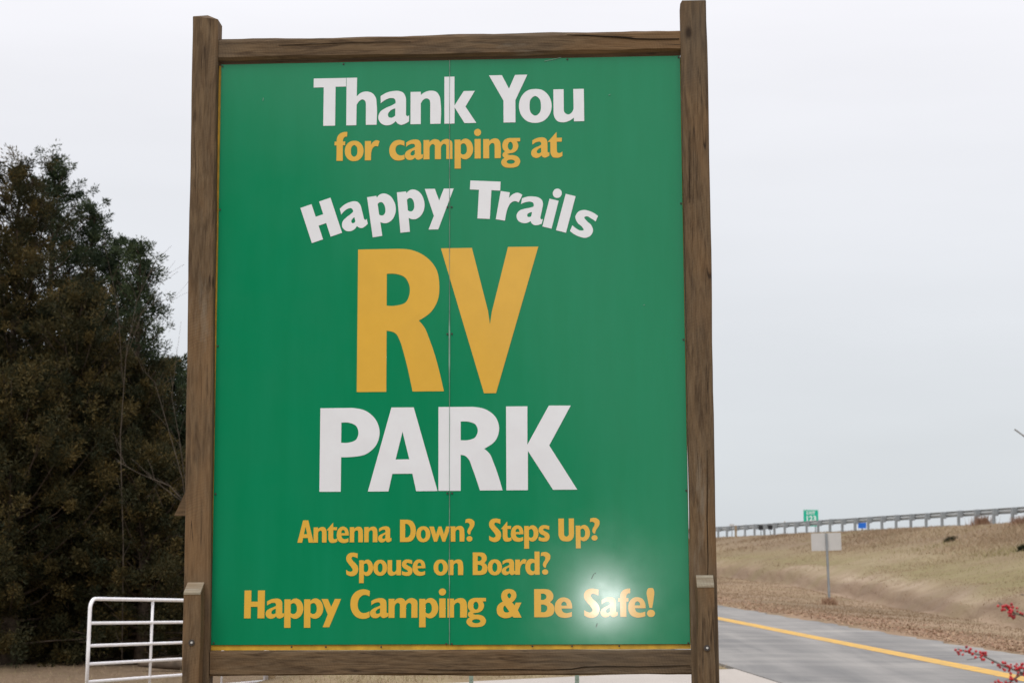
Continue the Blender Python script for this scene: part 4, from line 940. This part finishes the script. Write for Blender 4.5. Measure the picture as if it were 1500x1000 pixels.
# ---------------------------------------------------------------- berry bush, branches reach in from the right
BD = 5.0
bush = empty('berry_bush', (1.95, BD, 0)); tag(bush, 'leafless bush with clusters of small red berries reaching in at the lower right', 'shrub')
def BP(px, py, dd=0.0):
    d = BD+dd; return Vector(((px-750)/2750*d-1.95, dd, EYE+(795-py)/2750*d))
rb = random.Random(21)
berries = []
def bbranch(pts, r0, cl, side=True):
    PP = [BP(*q) for q in pts]
    # resample with small kinks
    Q = [PP[0]]
    for a, b in zip(PP, PP[1:]):
        n = max(1, int((b-a).length/.05))
        for k in range(1, n+1):
            Q.append(a.lerp(b, k/n)+Vector([rb.gauss(0, .0014) for _ in range(3)]))
    vs, fs = [], []; n = len(Q); tube(vs, fs, Q, [r0*(1-.75*i/(n-1))+.0006 for i in range(n)], 6)
    for f0, f1, cnt in cl:
        for _ in range(cnt):
            f = rb.uniform(f0, f1)*(n-1); i = min(int(f), n-2); b = Q[i].lerp(Q[i+1], f-i)
            dv = Vector((rb.gauss(0, 1), rb.gauss(0, 1), rb.gauss(0, 1))).normalized(); L_ = rb.uniform(.004, .016)
            e = b+dv*L_; tube(vs, fs, [b, e], .0005, 3, False); berries.append((e+dv*.003, rb.uniform(.0032, .0042)))
    if side:
        for _ in range(max(2, n//4)):
            i = rb.randrange(n-1); dv = ((Q[i+1]-Q[i]).normalized()+Vector([rb.gauss(0, .6) for _ in range(3)])).normalized(); L_ = rb.uniform(.02, .06)
            tube(vs, fs, [Q[i], Q[i]+dv*L_*.5, Q[i]+dv*L_+Vector((0, 0, .004))], [.0011, .0009, .0005], 4, False)
    link('branch', mesh('branch', vs, fs), M_berry_bark, bush, True)
B0 = (1830, 1500, .1)
bbranch([B0, (1740, 1160), (1600, 1010), (1500, 985), (1462, 972), (1432, 956), (1394, 948)], .006, [(.80, .86, 14), (.88, .94, 34), (.955, 1, 26)])
bbranch([B0, (1750, 1180, -.1), (1620, 1000, -.1), (1525, 978), (1484, 984), (1462, 998), (1448, 999)], .005, [(.84, .90, 10), (.93, 1, 44)])
bbranch([(1750, 1160), (1640, 990), (1545, 965), (1494, 976), (1487, 974)], .004, [(.8, 1, 60)])
bbranch([B0, (1760, 1120, .1), (1650, 960, .1), (1545, 912), (1500, 903), (1480, 896), (1468, 890), (1456, 880)], .006, [(.84, .90, 26), (.925, .985, 34)])
bbranch([B0, (1780, 1050, 0), (1690, 800, 0), (1570, 690), (1515, 650), (1487, 629)], .005, [(.7, .9, 50), (.955, .962, 2)])
bbranch([(1760, 1120), (1650, 930), (1560, 885), (1515, 874), (1489, 869)], .003, [(.4, .8, 20)])
bbranch([B0, (1840, 1050, .2), (1800, 700, .2), (1700, 520, .2)], .007, [(.6, 1, 60)])
bbranch([B0, (1900, 1100, -.1), (1950, 800, .2), (1900, 600, .3)], .007, [(.6, 1, 60)])
bbranch([(1830, 1740, .1), B0], .010, [], False)
bm = bmesh.new(); bmesh.ops.create_icosphere(bm, subdivisions=2, radius=1)
bm.verts.index_update(); iv = np.array([v.co[:] for v in bm.verts]); fi = np.array([[v.index for v in f.verts] for f in bm.faces]); bm.free()
C_ = np.array([b[0][:] for b in berries]); Rr = np.array([b[1] for b in berries])
V = (C_[:, None, :]+iv[None]*Rr[:, None, None]).reshape(-1, 3)
Fa = (fi[None]+(np.arange(len(berries))*len(iv))[:, None, None]).reshape(-1, 3)
o = link('berries', mesh('berries', V.tolist(), Fa.tolist()), M_berry, bush, True); tag(o, kind='stuff')
print('scene built', len(bpy.data.objects))
